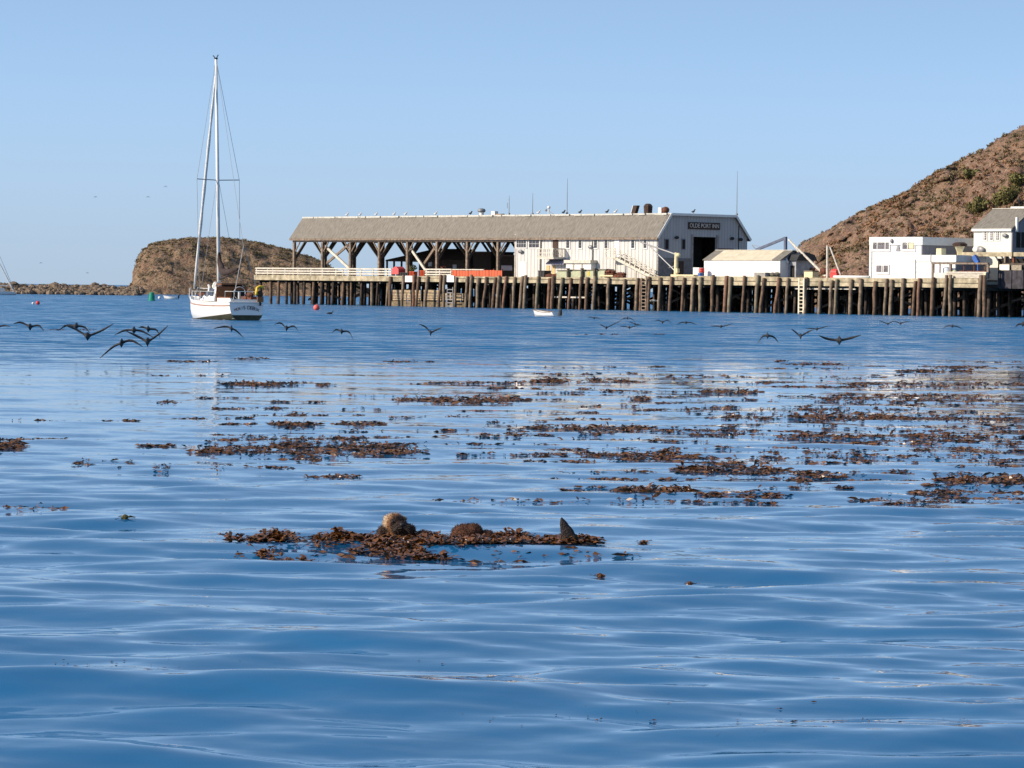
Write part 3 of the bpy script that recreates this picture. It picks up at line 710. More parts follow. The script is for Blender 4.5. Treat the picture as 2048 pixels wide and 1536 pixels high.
    boxpart('lean_to_roof', M_rail, lt, u0-.15, u1+.15, VW-1.15, VW-.005, z1-.497, z1-.1)
    for x in (1147, 1164): u = U(x, VW-.9, 530); boxpart('corner_strip', MATS['corner_grey'], lt, u-.12, u+.12, VW-.96, VW-.903, ZD+.003, z1-.5)
    # outside stair
    vo = VW-1.35; ul0 = U(1211, vo, 512); ul1 = U(1231, vo, 512); zl = P(1220, 514, vo)[1]; ub = U(1309, vo, 553)
    stt = boxpart('stair_landing', M_rail, r, ul0, ul1, vo, VW-.004, zl-.2, zl)
    b = MB()
    for v in (vo+.06, VW-.2): b.beam((ul1, v, zl-.2), (ub, v, ZD+.02), .08, .34)
    b.build('stringer', M_rail, stt)
    b = MB(); ns = 17
    for i in range(ns): t_ = (i+.5)/ns; u = ul1+(ub-ul1)*t_; z = zl+(ZD-zl)*t_; b.box(u-.17, u+.17, vo+.11, VW-.25, z-.03, z+.03)
    b.build('tread', M_rail, stt)
    b = MB(); hr = 1.1
    for i in range(9): t_ = i/8; u = ul1+(ub-ul1)*t_; z = zl+(ZD-zl)*t_; b.box(u-.07, u+.07, vo-.05, vo+.02, z, z+hr)
    for q in (.45, .75, 1.05): b.beam((ul1, vo-.02, zl+q), (ub, vo-.02, ZD+q), .06, .1)
    for u in (ul0+.05, (ul0+ul1)/2, ul1-.1): b.box(u-.06, u+.06, vo-.05, vo+.02, zl, zl+hr)
    for q in (.4, .7, 1.05): b.beam((ul0, vo-.02, zl+q), (ul1, vo-.02, zl+q), .06, .1)
    b.build('stair_rail', M_rail, stt)
    b = MB(); b.box(ul1-.2, ul1-.05, vo+.02, vo+.17, ZD+.003, zl-.203); b.build('stair_post', M_rail, stt); b = MB(); b.box((ul1+ub)/2, (ul1+ub)/2+.14, vo+.02, vo+.16, ZD+.003, (zl+ZD)/2-.25); b.build('stair_post', M_rail, stt)
    # sign on the gable
    a0 = ve(1376, 446); a1 = ve(1439, 458); vc = (a0[0]+a1[0])/2; zc = (a0[1]+a1[1])/2
    s = tag(boxpart('sign_board', M_brown, r, gx+.01, gx+.12, a0[0], a1[0], zc-.42, zc+.42))
    fr = MP @ Matrix(((0, 0, 1, gx+.13), (1, 0, 0, vc), (0, 1, 0, zc), (0, 0, 0, 1)))
    text('lettering', 'OLDE PORT INN', mat('sign_letters', (0.62, 0.55, 0.50), 0.7, 0.1, 3), s, fr, 0.72, 0.01, (a1[0]-a0[0])*0.92)
    return uL, uM, uR, ze, zt, v1, v2, v3, gx, ve
HL = make_hall(); uL, uM, uR, ze, zt, v1, v2, v3, gx, ve = HL

# ---- things on the hall roof
def rooftop():
    VR = v1+0.8
    def base(x): return U(x, VR, 430)
    u = base(963); r = proot('roof_vent', 'round white turbine vent on the shed roof ridge', 'roof vent', u, VR, zt)
    part('vent_pipe', M_white, r, lambda b: b.lathe((u, VR, zt-.05), [(.3, 0), (.3, .45), (.42, .5)], 14)); part('vent_cap', M_steel, r, lambda b: b.lathe((u, VR, zt+.45), [(.45, 0), (.55, .2), (.42, .42), (.1, .5)], 14), smooth=True)
    u = base(990); r = proot('roof_box', 'small white box unit on the shed ridge beside the turbine vent', 'roof unit', u, VR, zt)
    boxpart('housing', M_white, r, u-.4, u+.25, VR-.3, VR+.3, zt+.05, zt+.55); boxpart('duct', M_timber, r, u+.253, u+1.6, VR-.2, VR+.2, zt+.05, zt+.22)
    for (x, y, lb, k) in ((1018, 391, 'thin whip antenna with side dipoles on the roof ridge', 1), (1065, 386, 'plain whip antenna on the roof between the dipole mast and the weather mast', 0), (1134, 357, 'tall whip antenna on the roof above the balcony door', 0), (1477, 342, 'tallest whip antenna rising from the far corner of the gable', 0)):
        vv = VR if x < 1400 else v2-.3; uu = base(x) if x < 1400 else gx-.3
        zz = P(x, y, vv)[1]
        if x > 1400: vv = ve(x, 432)[0]; zz = ve(x, y)[1]
        r = proot('antenna', lb, 'antenna', uu, vv, zt, 'antennas on the hall roof')
        part('whip', M_wire, r, lambda b: b.tube([(uu, vv, zt-.05), (uu, vv, zt+.6*(zz-zt)), (uu, vv, zz)], [.05, .035, .02], 6))
        part('mount', M_steel, r, lambda b: b.box(uu-.1, uu+.1, vv-.1, vv+.1, zt+.05, zt+.3))
        if k: part('dipole', M_wire, r, lambda b: [b.beam((uu-.35, vv, zt+z), (uu+.1, vv, zt+z), .04) for z in (1.0, 1.5, 2.0)]+[b.beam((uu-.35, vv, zt+.9), (uu-.35, vv, zt+1.6), .05)])
    u = base(1097); r = proot('weather_mast', 'short white mast with round cups and brackets on the roof', 'mast', u, VR, zt)
    part('pole', M_white, r, lambda b: b.tube([(u, VR, zt), (u, VR, zt+.9)], .07, 8)); part('sensor', M_white, r, lambda b: b.ball((u+.05, VR, zt+.95), (.22, .2, .2), 10, 7), smooth=True); part('bracket', M_wire, r, lambda b: (b.beam((u-.5, VR, zt+.55), (u+.1, VR, zt+.6), .08), b.beam((u, VR, zt+.5), (u+.9, VR, zt+.1), .05), b.ball((u-.45, VR, zt+.6), .15, 8, 6)))
    u = base(1268); r = proot('roof_cowl', 'leaning dark flat cowl on the roof, farthest from the gable', 'roof cowl', u, VR, zt)
    part('panel', M_brown, r, lambda b: b.prism([(u-.3, zt), (u+.35, zt), (u+.75, zt+1.05), (u+.1, zt+1.05)], VR-.25, VR+.25)); part('edge_trim', M_white, r, lambda b: b.prism([(u-.38, zt), (u-.3, zt), (u+.1, zt+1.05), (u+.02, zt+1.05)], VR-.27, VR+.27))
    u = base(1296); r = proot('roof_cowl', 'dark brown box chimney cowl in the middle of three roof cowls', 'roof cowl', u, VR, zt)
    part('housing', M_brown, r, lambda b: b.lathe((u, VR, zt), [(.4, 0), (.5, .1), (.55, .95), (.4, 1.15)], 8)); part('cap', M_dtimber, r, lambda b: b.lathe((u, VR, zt+1.15), [(.45, 0), (.2, .12)], 8))
    u = base(1327); r = proot('roof_fan', 'rust and white extractor fan cowl beside the gable peak', 'roof fan', u, VR, zt)
    part('fan_box', M_white, r, lambda b: b.box(u-.65, u-.1, VR-.3, VR+.3, zt+.03, zt+.75)); part('fan_hood', M_rust, r, lambda b: b.ball((u+.35, VR, zt+.45), (.5, .45, .42), 12, 8), smooth=True)
rooftop()

# ---- low buildings behind the open shed, shade put into their dark colours
def kiosks():
    VK = VW+9.0
    uA, uB = U(771, VK, 525), U(934, VK, 525); ua2, ub2 = U(842, VK, 500), U(914, VK, 500)
    zr = P(880, 497, VK)[1]; zee = P(850, 520, VK)[1]
    r = proot('open_kiosk', 'low dark building with hipped shingle roof seen through the open shed', 'building', (uA+uB)/2, VK+2)
    part('roof', mat('shaded_shingle', (0.042, 0.033, 0.028), 0.9, 0.4, 3), r, lambda b: b.add([(uA, VK, zee), (uB, VK, zee), (uB, VK+5, zee), (uA, VK+5, zee), (ua2, VK+2.4, zr), (ub2, VK+2.4, zr), (uA, VK, zee-.2), (uB, VK, zee-.2), (uB, VK+5, zee-.2), (uA, VK+5, zee-.2)], [(0, 1, 5, 4), (1, 2, 5), (2, 3, 4, 5), (3, 0, 4), (0, 6, 7, 1), (1, 7, 8, 2), (2, 8, 9, 3), (3, 9, 6, 0), (6, 9, 8, 7)]))
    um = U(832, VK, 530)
    boxpart('wall', mat('shaded_kiosk_wall', (0.045, 0.035, 0.032), 0.9, 0.3, 3), r, um, uB-.4, VK+.5, VK+4.5, ZD+.003, zee-.2)
    for x in (772, 786, 801, 812): u = U(x, VK+.3, 535); boxpart('post', M_dtimber, r, u, u+.2, VK+.3, VK+.5, ZD+.003, zee-.2)
    for x in (860, 909):
        u0, u1, z0, z1 = R(x-4, 524 if x < 900 else 529, x+4, 533 if x < 900 else 542, VK+.4); f = boxpart('window', M_steel, r, u0, u1, VK+.42, VK+.497, z0, z1); boxpart('pane', mat('pale_pane', (0.35, 0.40, 0.45), 0.2, 0.1, 2), f, u0+.08, u1-.08, VK+.40, VK+.418, z0+.08, z1-.08)
    VK = VW+8
    u0, u1, z0, z1 = R(946, 503, 982, 550, VK); r = proot('storage_hut', 'tall shade-dark storage hut under the shed beside the inn wall', 'hut', (u0+u1)/2, VK)
    boxpart('wall', mat('shaded_hut', (0.028, 0.022, 0.02), 0.9, 0.3, 3), r, u0, u1, VK, VK+4, ZD+.003, z1-.15); boxpart('roof', M_dtimber, r, u0-.15, u1+.15, VK-.15, VK+4.15, z1-.147, z1)  # near-black walls carry the shade under the shed roof
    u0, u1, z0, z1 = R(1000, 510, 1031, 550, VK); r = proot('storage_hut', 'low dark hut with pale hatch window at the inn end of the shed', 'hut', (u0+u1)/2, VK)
    boxpart('wall', MATS['shaded_hut'], r, u0, u1-.3, VK, VK+4, ZD+.003, z1-.15); boxpart('roof', M_dtimber, r, u0-.15, u1-.25, VK-.15, VK+4.15, z1-.147, z1)
    a = R(1003, 531, 1025, 541, VK); boxpart('hatch', mat('pale_hatch', (0.40, 0.38, 0.46), 0.5, 0.1, 2), r, a[0], a[1], VK-.06, VK-.004, a[2], a[3])
    # stuff standing under the shed
    v = VW+1.2
    u0, u1, z0, z1 = R(782, 533, 797, 545, v); r = proot('covered_cart', 'pinkish red covered cart behind the pier railing', 'cart', (u0+u1)/2, v)
    part('cover', mat('pink_cover', (0.68, 0.10, 0.11), 0.7, 0.15, 2), r, lambda b: b.prism([(u0, ZD+.35), (u1, ZD+.35), (u1, z1-.35), (u1-.35, z1-.1), ((u0+u1)/2, z1), (u0+.2, z1-.3)], v, v+1.2))
    for q in (u0+.3, u1-.3): part('wheel', M_black, r, lambda b: b.add(*wheel((q, v+.1, ZD+.22), .22, .12)))
    for (x, y0, lb) in ((827, 530, 'leafy green plant in a tub by the second shed brace'), (887, 533, 'dry brown plant in a tub under the open shed')):
        u = U(x, v, 545); z1 = P(x, y0, v)[1]; r = proot('potted_plant', lb, 'plant', u, v)
        part('pot', M_rust, r, lambda b: b.lathe((u, v, ZD), [(.3, 0), (.42, .55), (.38, .55)], 10)); mb = MB(); foliage(mb, [((u, v, z1-.35), (.55, .4, .4)), ((u-.3, v, z1-.6), (.4, .3, .3))], 90, .13); mb.build('foliage', M_ygrn if x < 850 else M_rust, r); part('stem', M_dtimber, r, lambda b: b.tube([(u, v, ZD+.4), (u, v, z1-.4)], .05, 6))
    for (x0, x1, y0, lb, m) in ((820, 829, 543, 'red and orange plastic crate at the pier edge by the first sign', M_orange), (841, 850, 541, 'orange tote standing at the foot of the diagonal brace', M_orange), (800, 818, 545, 'dark metal rack behind the first sign board', M_black)):
        u0, u1, z0, z1 = R(x0, y0, x1, 552, .9); b = MB(); b.box(u0, u1, .8, 1.4, ZD+.003, z1-.06); b.box(u0-.05, u1+.05, .75, 1.45, z1-.06, z1); [b.box(u, u+.05, .72, .8, ZD+.003, z1-.06) for u in np.linspace(u0, u1-.05, 6)]
        tag(b.build('crate', m, rz=RZ), lb, 'crate')
def wheel(c, r, w, n=14):
    vs = [(c[0]+r*math.cos(2*math.pi*k/n), c[1]+s*w/2, c[2]+r*math.sin(2*math.pi*k/n)) for s in (-1, 1) for k in range(n)]
    return vs, [tuple(range(n)), tuple(range(2*n-1, n-1, -1))]+[(k, k+n, (k+1) % n+n, (k+1) % n) for k in range(n)]
kiosks()

# ---- things on the pier in front of the hall
def pier_clutter():
    v = 1.6
    for (x0, x1, y0, lb) in ((1113, 1134, 540, 'pale green tarped crate at the left of the row under the awning'), (1138, 1163, 539, 'long pale green tarped crate in the middle of the row'), (1166, 1189, 539, 'pale green tarped crate with yellow tag near the inn drainpipe'), (1191, 1209, 538, 'pale green crate without a post, right end of the row')):
        u0, u1, z0, z1 = R(x0, y0, x1, 553, v); r = proot('tarped_crate', lb, 'crate', (u0+u1)/2, v, group='tarped crates on the pier')
        part('tarp', M_tarp, r, lambda b: b.prismx([(v, ZD+.003), (v, z1-.3), (v+.25, z1-.12), (v+1.4, z1-.12), (v+1.6, z1-.4), (v+1.6, ZD+.003)], u0, u1)); boxpart('lid', M_tarpd, r, u0-.1, u1+.1, v+.1, v+1.5, z1-.117, z1)
        if x0 == 1166: q = R(1175, 543, 1179, 552, v); boxpart('tag', M_yellow, r, q[0], q[1], v-.03, v-.003, q[2], q[3])
    for x in (1136.5, 1164.6, 1190):
        u0, u1, z0, z1 = R(x-1.6, 538, x+1.6, 554, v-.2); b = MB(); b.box(u0, u1, v-.35, v-.1, ZD+.003, z1); b.box(u0-.05, u1+.05, v-.4, v-.05, z1+.003, z1+.1); tag(b.build('bollard_post', M_dtimber, rz=RZ), {1136.5: 'short dark post between the first two tarped crates', 1164.6: 'short dark post beside the yellow tagged crate', 1190: 'short dark post with pale cap below the inn drainpipe'}[x], 'post')
    u0, u1, z0, z1 = R(1077, 541, 1089, 552, v); b = MB(); b.box(u0, u1, v, v+1.1, ZD+.003, z1-.1); b.box(u0-.06, u1+.06, v-.06, v+1.16, z1-.1, z1); [b.box(u, u+.07, v-.05, v, ZD+.003, z1-.1) for u in (u0, (u0+u1)/2, u1-.07)]
    tag(b.build('storage_bin', M_black, rz=RZ), 'black lidded bin on the pier left of the tan doors', 'bin')
    for (x0, x1, y0, lb) in ((1206, 1226, 538, 'heap of rusty crab traps on a pale pallet by the stair'), (1228, 1241, 544, 'lower heap of dark red crab traps right of the pallet heap'), (1090, 1110, 547, 'low pile of rusty gear at the foot of the tan doors')):
        u0, u1, z0, z1 = R(x0, y0, x1, 553, v); r = proot('trap_heap', lb, 'trap heap', (u0+u1)/2, v)
        rg = random.Random(int(x0))
        def traps(b):
            for i in range(16):
                u = rg.uniform(u0, u1); z = ZD+.2+rg.random()**1.4*(z1-ZD-.4); s = .28
                b.ball((u, v+rg.uniform(.2, .9), z), (rg.uniform(.25, .5), .35, rg.uniform(.15, .28)), 8, 5, .18, rg)
        part('traps', M_rust, r, traps)
        if x0 == 1206: boxpart('pallet', M_cream, r, u0-.5, u0+1.8, v-.1, v+.9, ZD+.25, ZD+.42); boxpart('pallet_leg', M_timber, r, u0-.3, u0-.1, v, v+.2, ZD+.003, ZD+.247)
    # davit crane
    v = 1.2; u = U(1352, v, 545); zt_ = P(1353, 505, v)[1]; r = proot('davit_crane', 'cream painted davit crane post with a thin boom reaching left', 'crane', u, v)
    part('post', M_cream, r, lambda b: (b.tube([(u, v, ZD), (u, v, zt_)], [.28, .2], 10), b.box(u-.45, u+.45, v-.4, v+.4, ZD+.003, ZD+.35)))
    part('winch', M_cream, r, lambda b: (b.ball((u+.35, v, zt_-.3), (.3, .25, .25), 10, 6), b.box(u+.1, u+.4, v-.2, v+.2, zt_-2.4, zt_-1.9)))
    tb = P(1281, 484, v); part('boom', M_steel, r, lambda b: (b.tube([(u, v, zt_-.25), (tb[0], v, tb[1])], [.11, .07], 8), b.tube([(u, v, zt_-2.3), (U(1296, v, 490), v, P(1296, 489, v)[1])], [.09, .07], 8), b.tube([(tb[0], v, tb[1]), (tb[0]-.35, v, tb[1]+.5)], .06, 6)))
    part('handle', M_steel, r, lambda b: b.tube([(u, v, ZD+1.6), (u-1.2, v, ZD+1.35)], .06, 6))
    part('pedestal', M_cream, r, lambda b: b.box(u-.6, u+3.2, v-.3, v+.4, ZD+.35, ZD+.55))
    v = 1.4
    u0, u1, z0, z1 = R(1386, 535, 1398, 550, v); r = proot('control_cabinet', 'white cabinet on a thin post beside the dark doorway', 'cabinet', (u0+u1)/2, v); boxpart('box', M_white, r, u0, u1, v, v+.7, z0, z1); boxpart('post', M_steel, r, u0+.1, u0+.25, v+.2, v+.35, ZD+.003, z0-.003); boxpart('door', M_sail, r, u0+.1, u1-.1, v-.03, v-.003, z0+.1, z1-.1)
    for (x, y0, y1, m, lb) in ((1403.5, 536, 545, M_red, 'red drum standing on a blue drum by the white shed'), (1401, 546, 556, M_blue, 'blue drum on the deck by the white shed')):
        vv = v-.3; u, _ = P(x, 550, vv); za = P(x, y0, vv)[1]; zb = max(ZD, P(x, y1, vv)[1]); b = MB(); b.smooth = True
        h = za-zb; b.lathe((u, vv, zb+.003), [(.3, 0), (.32, .05), (.31, h*.33), (.33, h*.36), (.31, h*.4), (.31, h*.68), (.33, h*.7), (.31, h*.74), (.32, h-.06), (.29, h-.01)], 16); tag(b.build('drum', m, rz=RZ), lb, 'drum')
pier_clutter()

# ---- white shed with tan roof, and neighbours
def sheds():
    v = 2.0; u0, u1, z0, z1 = R(1408, 520.5, 1560, 557, v); w = 4.4; zr = P(1500, 502.5, v+2.0)[1]
    r = proot('white_shed', 'long low white shed with tan sheet roof edged in grey', 'shed', (u0+u1)/2, v+2)
    wall = part('wall', M_gel, r, lambda b: b.box(u0, u1, v, v+w, ZD+.003, z1))
    part('gable', M_boards, r, lambda b: [b.prismx([(v, z1+.003), (v+2.0, zr-.1), (v+2.4, zr-.1), (v+w, z1+.003)], a, a+.1) for a in (u0, u1-.1)])
    def slope(b, a, c, off): b.prismx([(v-.12, z1-.03+off), (v+2.0, zr+off), (v+2.4, zr+off), (v+w+.12, z1-.03+off), (v+w+.12, z1+.05+off), (v+2.4, zr+.08+off), (v+2.0, zr+.08+off), (v-.12, z1+.05+off)], a, c)
    uc0, uc1 = U(1424, v, 520), U(1545, v, 520)
    rf = part('roof', M_shingle, r, lambda b: (slope(b, u0-.15, uc0-.003, 0), slope(b, uc1+.003, u1+.15, 0)))
    part('roof_sheet', M_tan, rf, lambda b: slope(b, uc0, uc1, .012))
    b = MB(); b.box(u0-.1, u1+.1, v+1.95, v+2.45, zr+.1, zr+.17); b.build('ridge_cap', M_ridge, rf)
    # grey hut
    v2_ = 3.4; a0, a1, c0, c1 = R(1572, 521, 1592, 556, v2_); r = proot('grey_hut', 'small grey hut with dark doorway and dark rounded roof right of the white shed', 'hut', (a0+a1)/2, v2_)
    boxpart('wall', mat('hut_grey', (0.34, 0.34, 0.36), .8, .2, 2), r, a0, a1, v2_, v2_+3, ZD+.003, c1); zt2 = P(1583, 504, v2_)[1]
    part('roof', M_black, r, lambda b: b.prismx([(v2_-.3, c1+.003), (v2_+.2, zt2-.3), (v2_+1.5, zt2), (v2_+2.8, zt2-.3), (v2_+3.3, c1+.003)], a0-.2, a1+.35))
    q = R(1581, 531, 1589, 556, v2_); boxpart('door', M_dark, r, q[0], q[1], v2_-.03, v2_-.003, ZD+.003, q[3])
    q0 = P(1571, 515, v2_-.3); q1 = P(1577, 526, v2_-.3); part('white_pipe', M_white, r, lambda b: b.beam((q0[0], v2_-.35, q0[1]), (q1[0], v2_-.35, q1[1]), .2))
    # concrete block and dark mound in front of the shed
    q = R(1508, 545, 1530, 562, -.1); b = MB(); b.box(q[0], q[1], -.1, .9, ZD+.35, q[3]); b.box(q[0]+.1, q[1]-.1, 0, .8, ZD+.003, ZD+.347); tag(b.build('concrete_block', M_concrete, rz=RZ), 'grey concrete block on the pier edge before the white shed', 'block')
    q = R(1530, 546, 1556, 556, .9); b = MB(); rg = random.Random(3)
    for i in range(14): b.ball((rg.uniform(q[0]+.3, q[1]-.3), rg.uniform(.7, 1.3), ZD+.2+rg.uniform(0, .45)), (.5, .35, .25), 8, 5, .15, rg)
    tag(b.build('net_heap', M_tarpd, rz=RZ), 'dark heap of folded nets before the white shed', 'net heap')
    # blue folding crane behind
    v = 8.0; q = [P(*p, v) for p in ((1512, 500), (1571, 476), (1574, 502))]; r = proot('knuckle_crane', 'dark blue folding crane arm rising behind the white shed', 'crane', q[2][0], v)
    part('arm', mat('crane_blue', (0.09, 0.11, 0.17), .5, .2, 2), r, lambda b: b.beam((q[0][0], v, q[0][1]), (q[1][0], v, q[1][1]), .22, .3)); part('mast', MATS['crane_blue'], r, lambda b: b.beam((q[1][0], v, q[1][1]+.15), (q[1][0]+.1, v, ZD+.003), .3, .3))
    e0 = P(1504, 490, v); part('hook_line', M_wire, r, lambda b: (b.beam((q[0][0], v, q[0][1]), (e0[0], v, e0[1]), .06), b.beam((e0[0], v, e0[1]), (e0[0]+1.3, v, e0[1]-.2), .05)))
    # two slanting loading booms
    for (xa, ya, xb, yb, lb, w) in ((1577, 479, 1652, 553, 'long pale boom slanting down to the red winch', .32), (1584, 488, 1623, 536, 'shorter grey boom slanting beside the long pale boom', .26)):
        v = 4.2 if xa < 1580 else 6.0; a, c = P(xa, ya, v), P(xb, yb, v); r = proot('loading_boom', lb, 'boom', c[0], v)
        part('spar', M_rail if xa < 1580 else M_steel, r, lambda b: b.tube([(c[0], v, c[1]), (a[0], v, a[1])], [w/2, w/3], 8)); part('foot', M_rust, r, lambda b: b.box(c[0]-.3, c[0]+.3, v-.3, v+.3, ZD+.003, max(c[1], ZD+.2))) 
    v = 1.2; q = R(1608, 541, 1625, 557, v); r = proot('cream_cabinet', 'cream yellow cabinet beside the head of the cream ladder', 'cabinet', (q[0]+q[1])/2, v); boxpart('body', M_cream, r, q[0], q[1], v, v+1, ZD+.003, q[3]-.12); boxpart('lid', M_tarpd, r, q[0]-.05, q[1]+.05, v-.05, v+1.05, q[3]-.117, q[3])
    q = R(1594, 549, 1607, 556, 1.6); b = MB(); b.box(q[0], q[1], 1.5, 2.4, ZD+.003, q[3]-.15); b.ball(((q[0]+q[1])/2, 1.9, q[3]-.15), (.45, .4, .25), 8, 5); tag(b.build('gear_box', M_black, rz=RZ), 'small black gear box left of the cream cabinet', 'box')
    # winch with mast and stay
    v = 2.0; q = R(1660, 538, 1673, 552, v); r = proot('hoist_winch', 'red winch with a pale upright mast and slanting stay', 'winch', (q[0]+q[1])/2, v)
    boxpart('frame', M_red, r, q[0], q[1], v, v+.9, ZD+.003, q[3]-.5)
    part('winch_drum', M_red, r, lambda b: b.tube([(q[0]+.1, v+.4, q[3]-.4), (q[1]-.1, v+.4, q[3]-.4)], .42, 12)); 
    a, c = P(1656, 491, v), P(1656, 556, v); part('mast', M_rail, r, lambda b: b.tube([(c[0], v-.1, ZD), (a[0], v-.1, a[1])], [.16, .13], 8)); a2, c2 = P(1660, 494, v), P(1681, 550, v); part('stay', M_rail, r, lambda b: b.tube([(a2[0], v, a2[1]), (c2[0], v, c2[1])], .09, 6))
    q2 = R(1643, 537, 1651, 548, v); part('motor', M_rust, r, lambda b: b.ball(((q2[0]+q2[1])/2, v, (q2[2]+q2[3])/2), (.5, .4, .4), 8, 6, .1))
    v = .9; a, c = U(1668, v, 552), U(1739, v, 552); b = MB(); b.smooth = True; b.tube([(a, v, ZD+.42), (c, v, ZD+.42)], .17, 10); [b.box(x-.1, x+.1, v-.15, v+.15, ZD+.003, ZD+.3) for x in np.linspace(a+.4, c-.4, 4)]
    tag(b.build('white_pipe', M_white, rz=RZ), 'white pipe lying along the pier edge left of the flat roofed building', 'pipe')
sheds()

# ---- flat-roofed white building and its neighbours
def flat_building():
    v = 2.6; u0, u1, z0, z1 = R(1741, 474, 1844.5, 557, v); dpt = 9
    r = proot('flat_roofed_building', 'two storey flat roofed white building with sliding windows', 'building', (u0+u1)/2, v+3)
    boxpart('wall', M_boardf, r, u0, u1-.15, v, v+dpt, ZD+.003, z1-.9)
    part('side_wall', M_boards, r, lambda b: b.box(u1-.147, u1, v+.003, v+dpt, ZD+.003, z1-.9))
    boxpart('parapet', M_white, r, u0-.12, u1+.1, v-.12, v+dpt+.1, z1-.897, z1)
    boxpart('corner_board', M_white, r, u0-.1, u0+.22, v-.1, v-.003, ZD+.003, z1-.9)
    zm = P(1790, 523, v)[1]; boxpart('belt_strip', M_sail, r, u0+.23, u1-.2, v-.04, v-.003, zm-.05, zm+.05)
    def win(x0, y0, x1, y1, cols, curt=False):
        a, c, e, f = R(x0, y0, x1, y1, v); w = boxpart('window', M_white, r, a-.14, c+.14, v-.1, v-.003, e-.28, f+.1); boxpart('pane', mat('house_pane', (0.16, 0.14, 0.15), .15, .3, 1.2, spec=.6), w, a, c, v-.12, v-.103, e, f)
        b = MB(); [b.box(a+(c-a)*q-.05, a+(c-a)*q+.05, v-.15, v-.123, e, f) for q in cols]; b.build('mullion', M_white, w)
        if curt: b = MB(); b.box(a+(c-a)*.55, c-.1, v-.14, v-.123, e+.05, f-.1); b.build('curtain', M_cream, w)
    win(1747, 485, 1779, 498, (.28, .78)); win(1806, 485, 1830, 498, (.45,), True); win(1754, 531, 1777, 544, (.5, .62))
    q = P(1786, 482, v); b = MB(); b.ball((q[0], v-.2, q[1]), (.2, .2, .25), 8, 6); b.build('lamp', M_steel, r)
    q = P(1797, 493, v); part('vent', M_steel, r, lambda b: b.prism([(q[0]-.3, q[1]-.5), (q[0]+.3, q[1]-.5), (q[0], q[1]+.5)], v-.1, v-.003))
    # trellis at the right corner
    def tre(b):
        a = R(1831, 519, 1838, 555, v-.3)
        for x in (a[0], a[1]): b.box(x-.05, x+.05, v-.35, v-.27, ZD+.003, a[3])
        for z in np.arange(ZD+.4, a[3], .55): b.beam((a[0], v-.31, z), (a[1], v-.31, z+.3), .05)
    part('trellis', M_steel, r, tre)
    # annex
    va = 1.6; a0, a1, c0, c1 = R(1846, 510, 1912, 556, va); an = proot('flat_annex', 'single storey flat roofed white annex with vertical panels', 'annex', (a0+a1)/2, va)
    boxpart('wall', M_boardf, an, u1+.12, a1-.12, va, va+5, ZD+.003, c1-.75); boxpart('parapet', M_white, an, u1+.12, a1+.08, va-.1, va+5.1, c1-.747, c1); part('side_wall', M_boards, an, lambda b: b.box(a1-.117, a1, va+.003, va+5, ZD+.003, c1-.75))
    q = R(1876, 503, 1886, 510, va+1.5); boxpart('roof_unit', M_cream, an, q[0], q[1], va+1.2, va+2.0, c1+.003, c1+.75); part('pipe', M_steel, an, lambda b: b.box((q[0]+q[1])/2-.04, (q[0]+q[1])/2+.04, va-.16, va-.105, c1-.8, c1+.1))
    # wing behind, shade put into its blue-grey siding
    vb = v+dpt+.3; b0 = u1-3.5; d = R(1880, 462, 1965, 556, vb+1); r2 = proot('shaded_wing', 'shaded blue grey wing with sloping parapet behind the flat roofed building', 'building', d[0]+2, vb+2)
    boxpart('wall', M_boards, r2, b0, u1+.6, vb, vb+9, ZD+.003, z1-1.0)
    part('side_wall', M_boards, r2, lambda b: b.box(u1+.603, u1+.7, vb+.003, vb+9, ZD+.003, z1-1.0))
    part('parapet', M_white, r2, lambda b: b.prismx([(vb-.1, z1-.997), (vb+9, z1-.997), (vb+9, z1-.2), (vb+2.2, z1+.35), (vb+1.7, z1+.35)], u1+.2, u1+.72))
    mb = MB(); c = P(1888, 468, vb+4); foliage(mb, [((u1+.9, vb+4+k, z1+.1), (.5, .8, .45)) for k in (-.6, .2, 1.0)], 160, .12); fo = tag(mb.build('flower_bush', mat('red_flowers', (.32, .03, .025), .9, .4, 3), loc=tuple(MP @ Vector((u1+.9, vb+4, z1-.3))), rz=RZ), 'red flowering bush trailing over the shaded parapet', 'bush')
    # fenced deck box at the front edge
    vd = .3; e0, e1, f0, f1 = R(1863, 525, 1976, 560, vd); dk = proot('deck_enclosure', 'timber framed deck enclosure with low plank wall over the pier edge', 'enclosure', (e0+e1)/2, vd)
    zlow = P(1930, 546, vd)[1]; zl2 = P(1930, 556, vd)[1]
    for x in (1865, 1900, 1975): u = U(x, vd, 540); boxpart('post', M_timber, dk, u-.13, u+.13, vd, vd+.2, ZD+.35, f1-.2)
    boxpart('top_rail', M_timber, dk, e0, e1, vd-.05, vd+.22, f1-.197, f1)
    um_ = U(1896, vd, 550); boxpart('plank_wall', mat('grey_planks', (.50, .45, .37), .85, .2, 2, stretch=(1, 1, 4)), dk, um_, e1, vd-.3, vd-.06, zl2, zlow); boxpart('top_cap', M_rail, dk, um_-.1, e1+.05, vd-.36, vd+.2, zlow+.003, zlow+.14)
    u2 = U(1866, vd, 550); boxpart('glass_panel', mat('pale_screen', (.55, .55, .52), .4, .1, 2), dk, u2, um_-.1, vd+.05, vd+.1, ZD+.36, zlow)
    for x in (1877, 1925, 1945, 1966): u = U(x, vd, 540); boxpart('baluster', M_rust, dk, u-.05, u+.05, vd+.22, vd+.3, zlow-.1, f1-.2)
    boxpart('rear_rail', M_rust, dk, U(1914, vd, 530), e1, vd+.3, vd+.36, f1-1.2, f1-.9)
    boxpart('edge_post', M_cream, dk, e1-.25, e1+.02, vd-.42, vd-.31, zl2-.5, zlow)
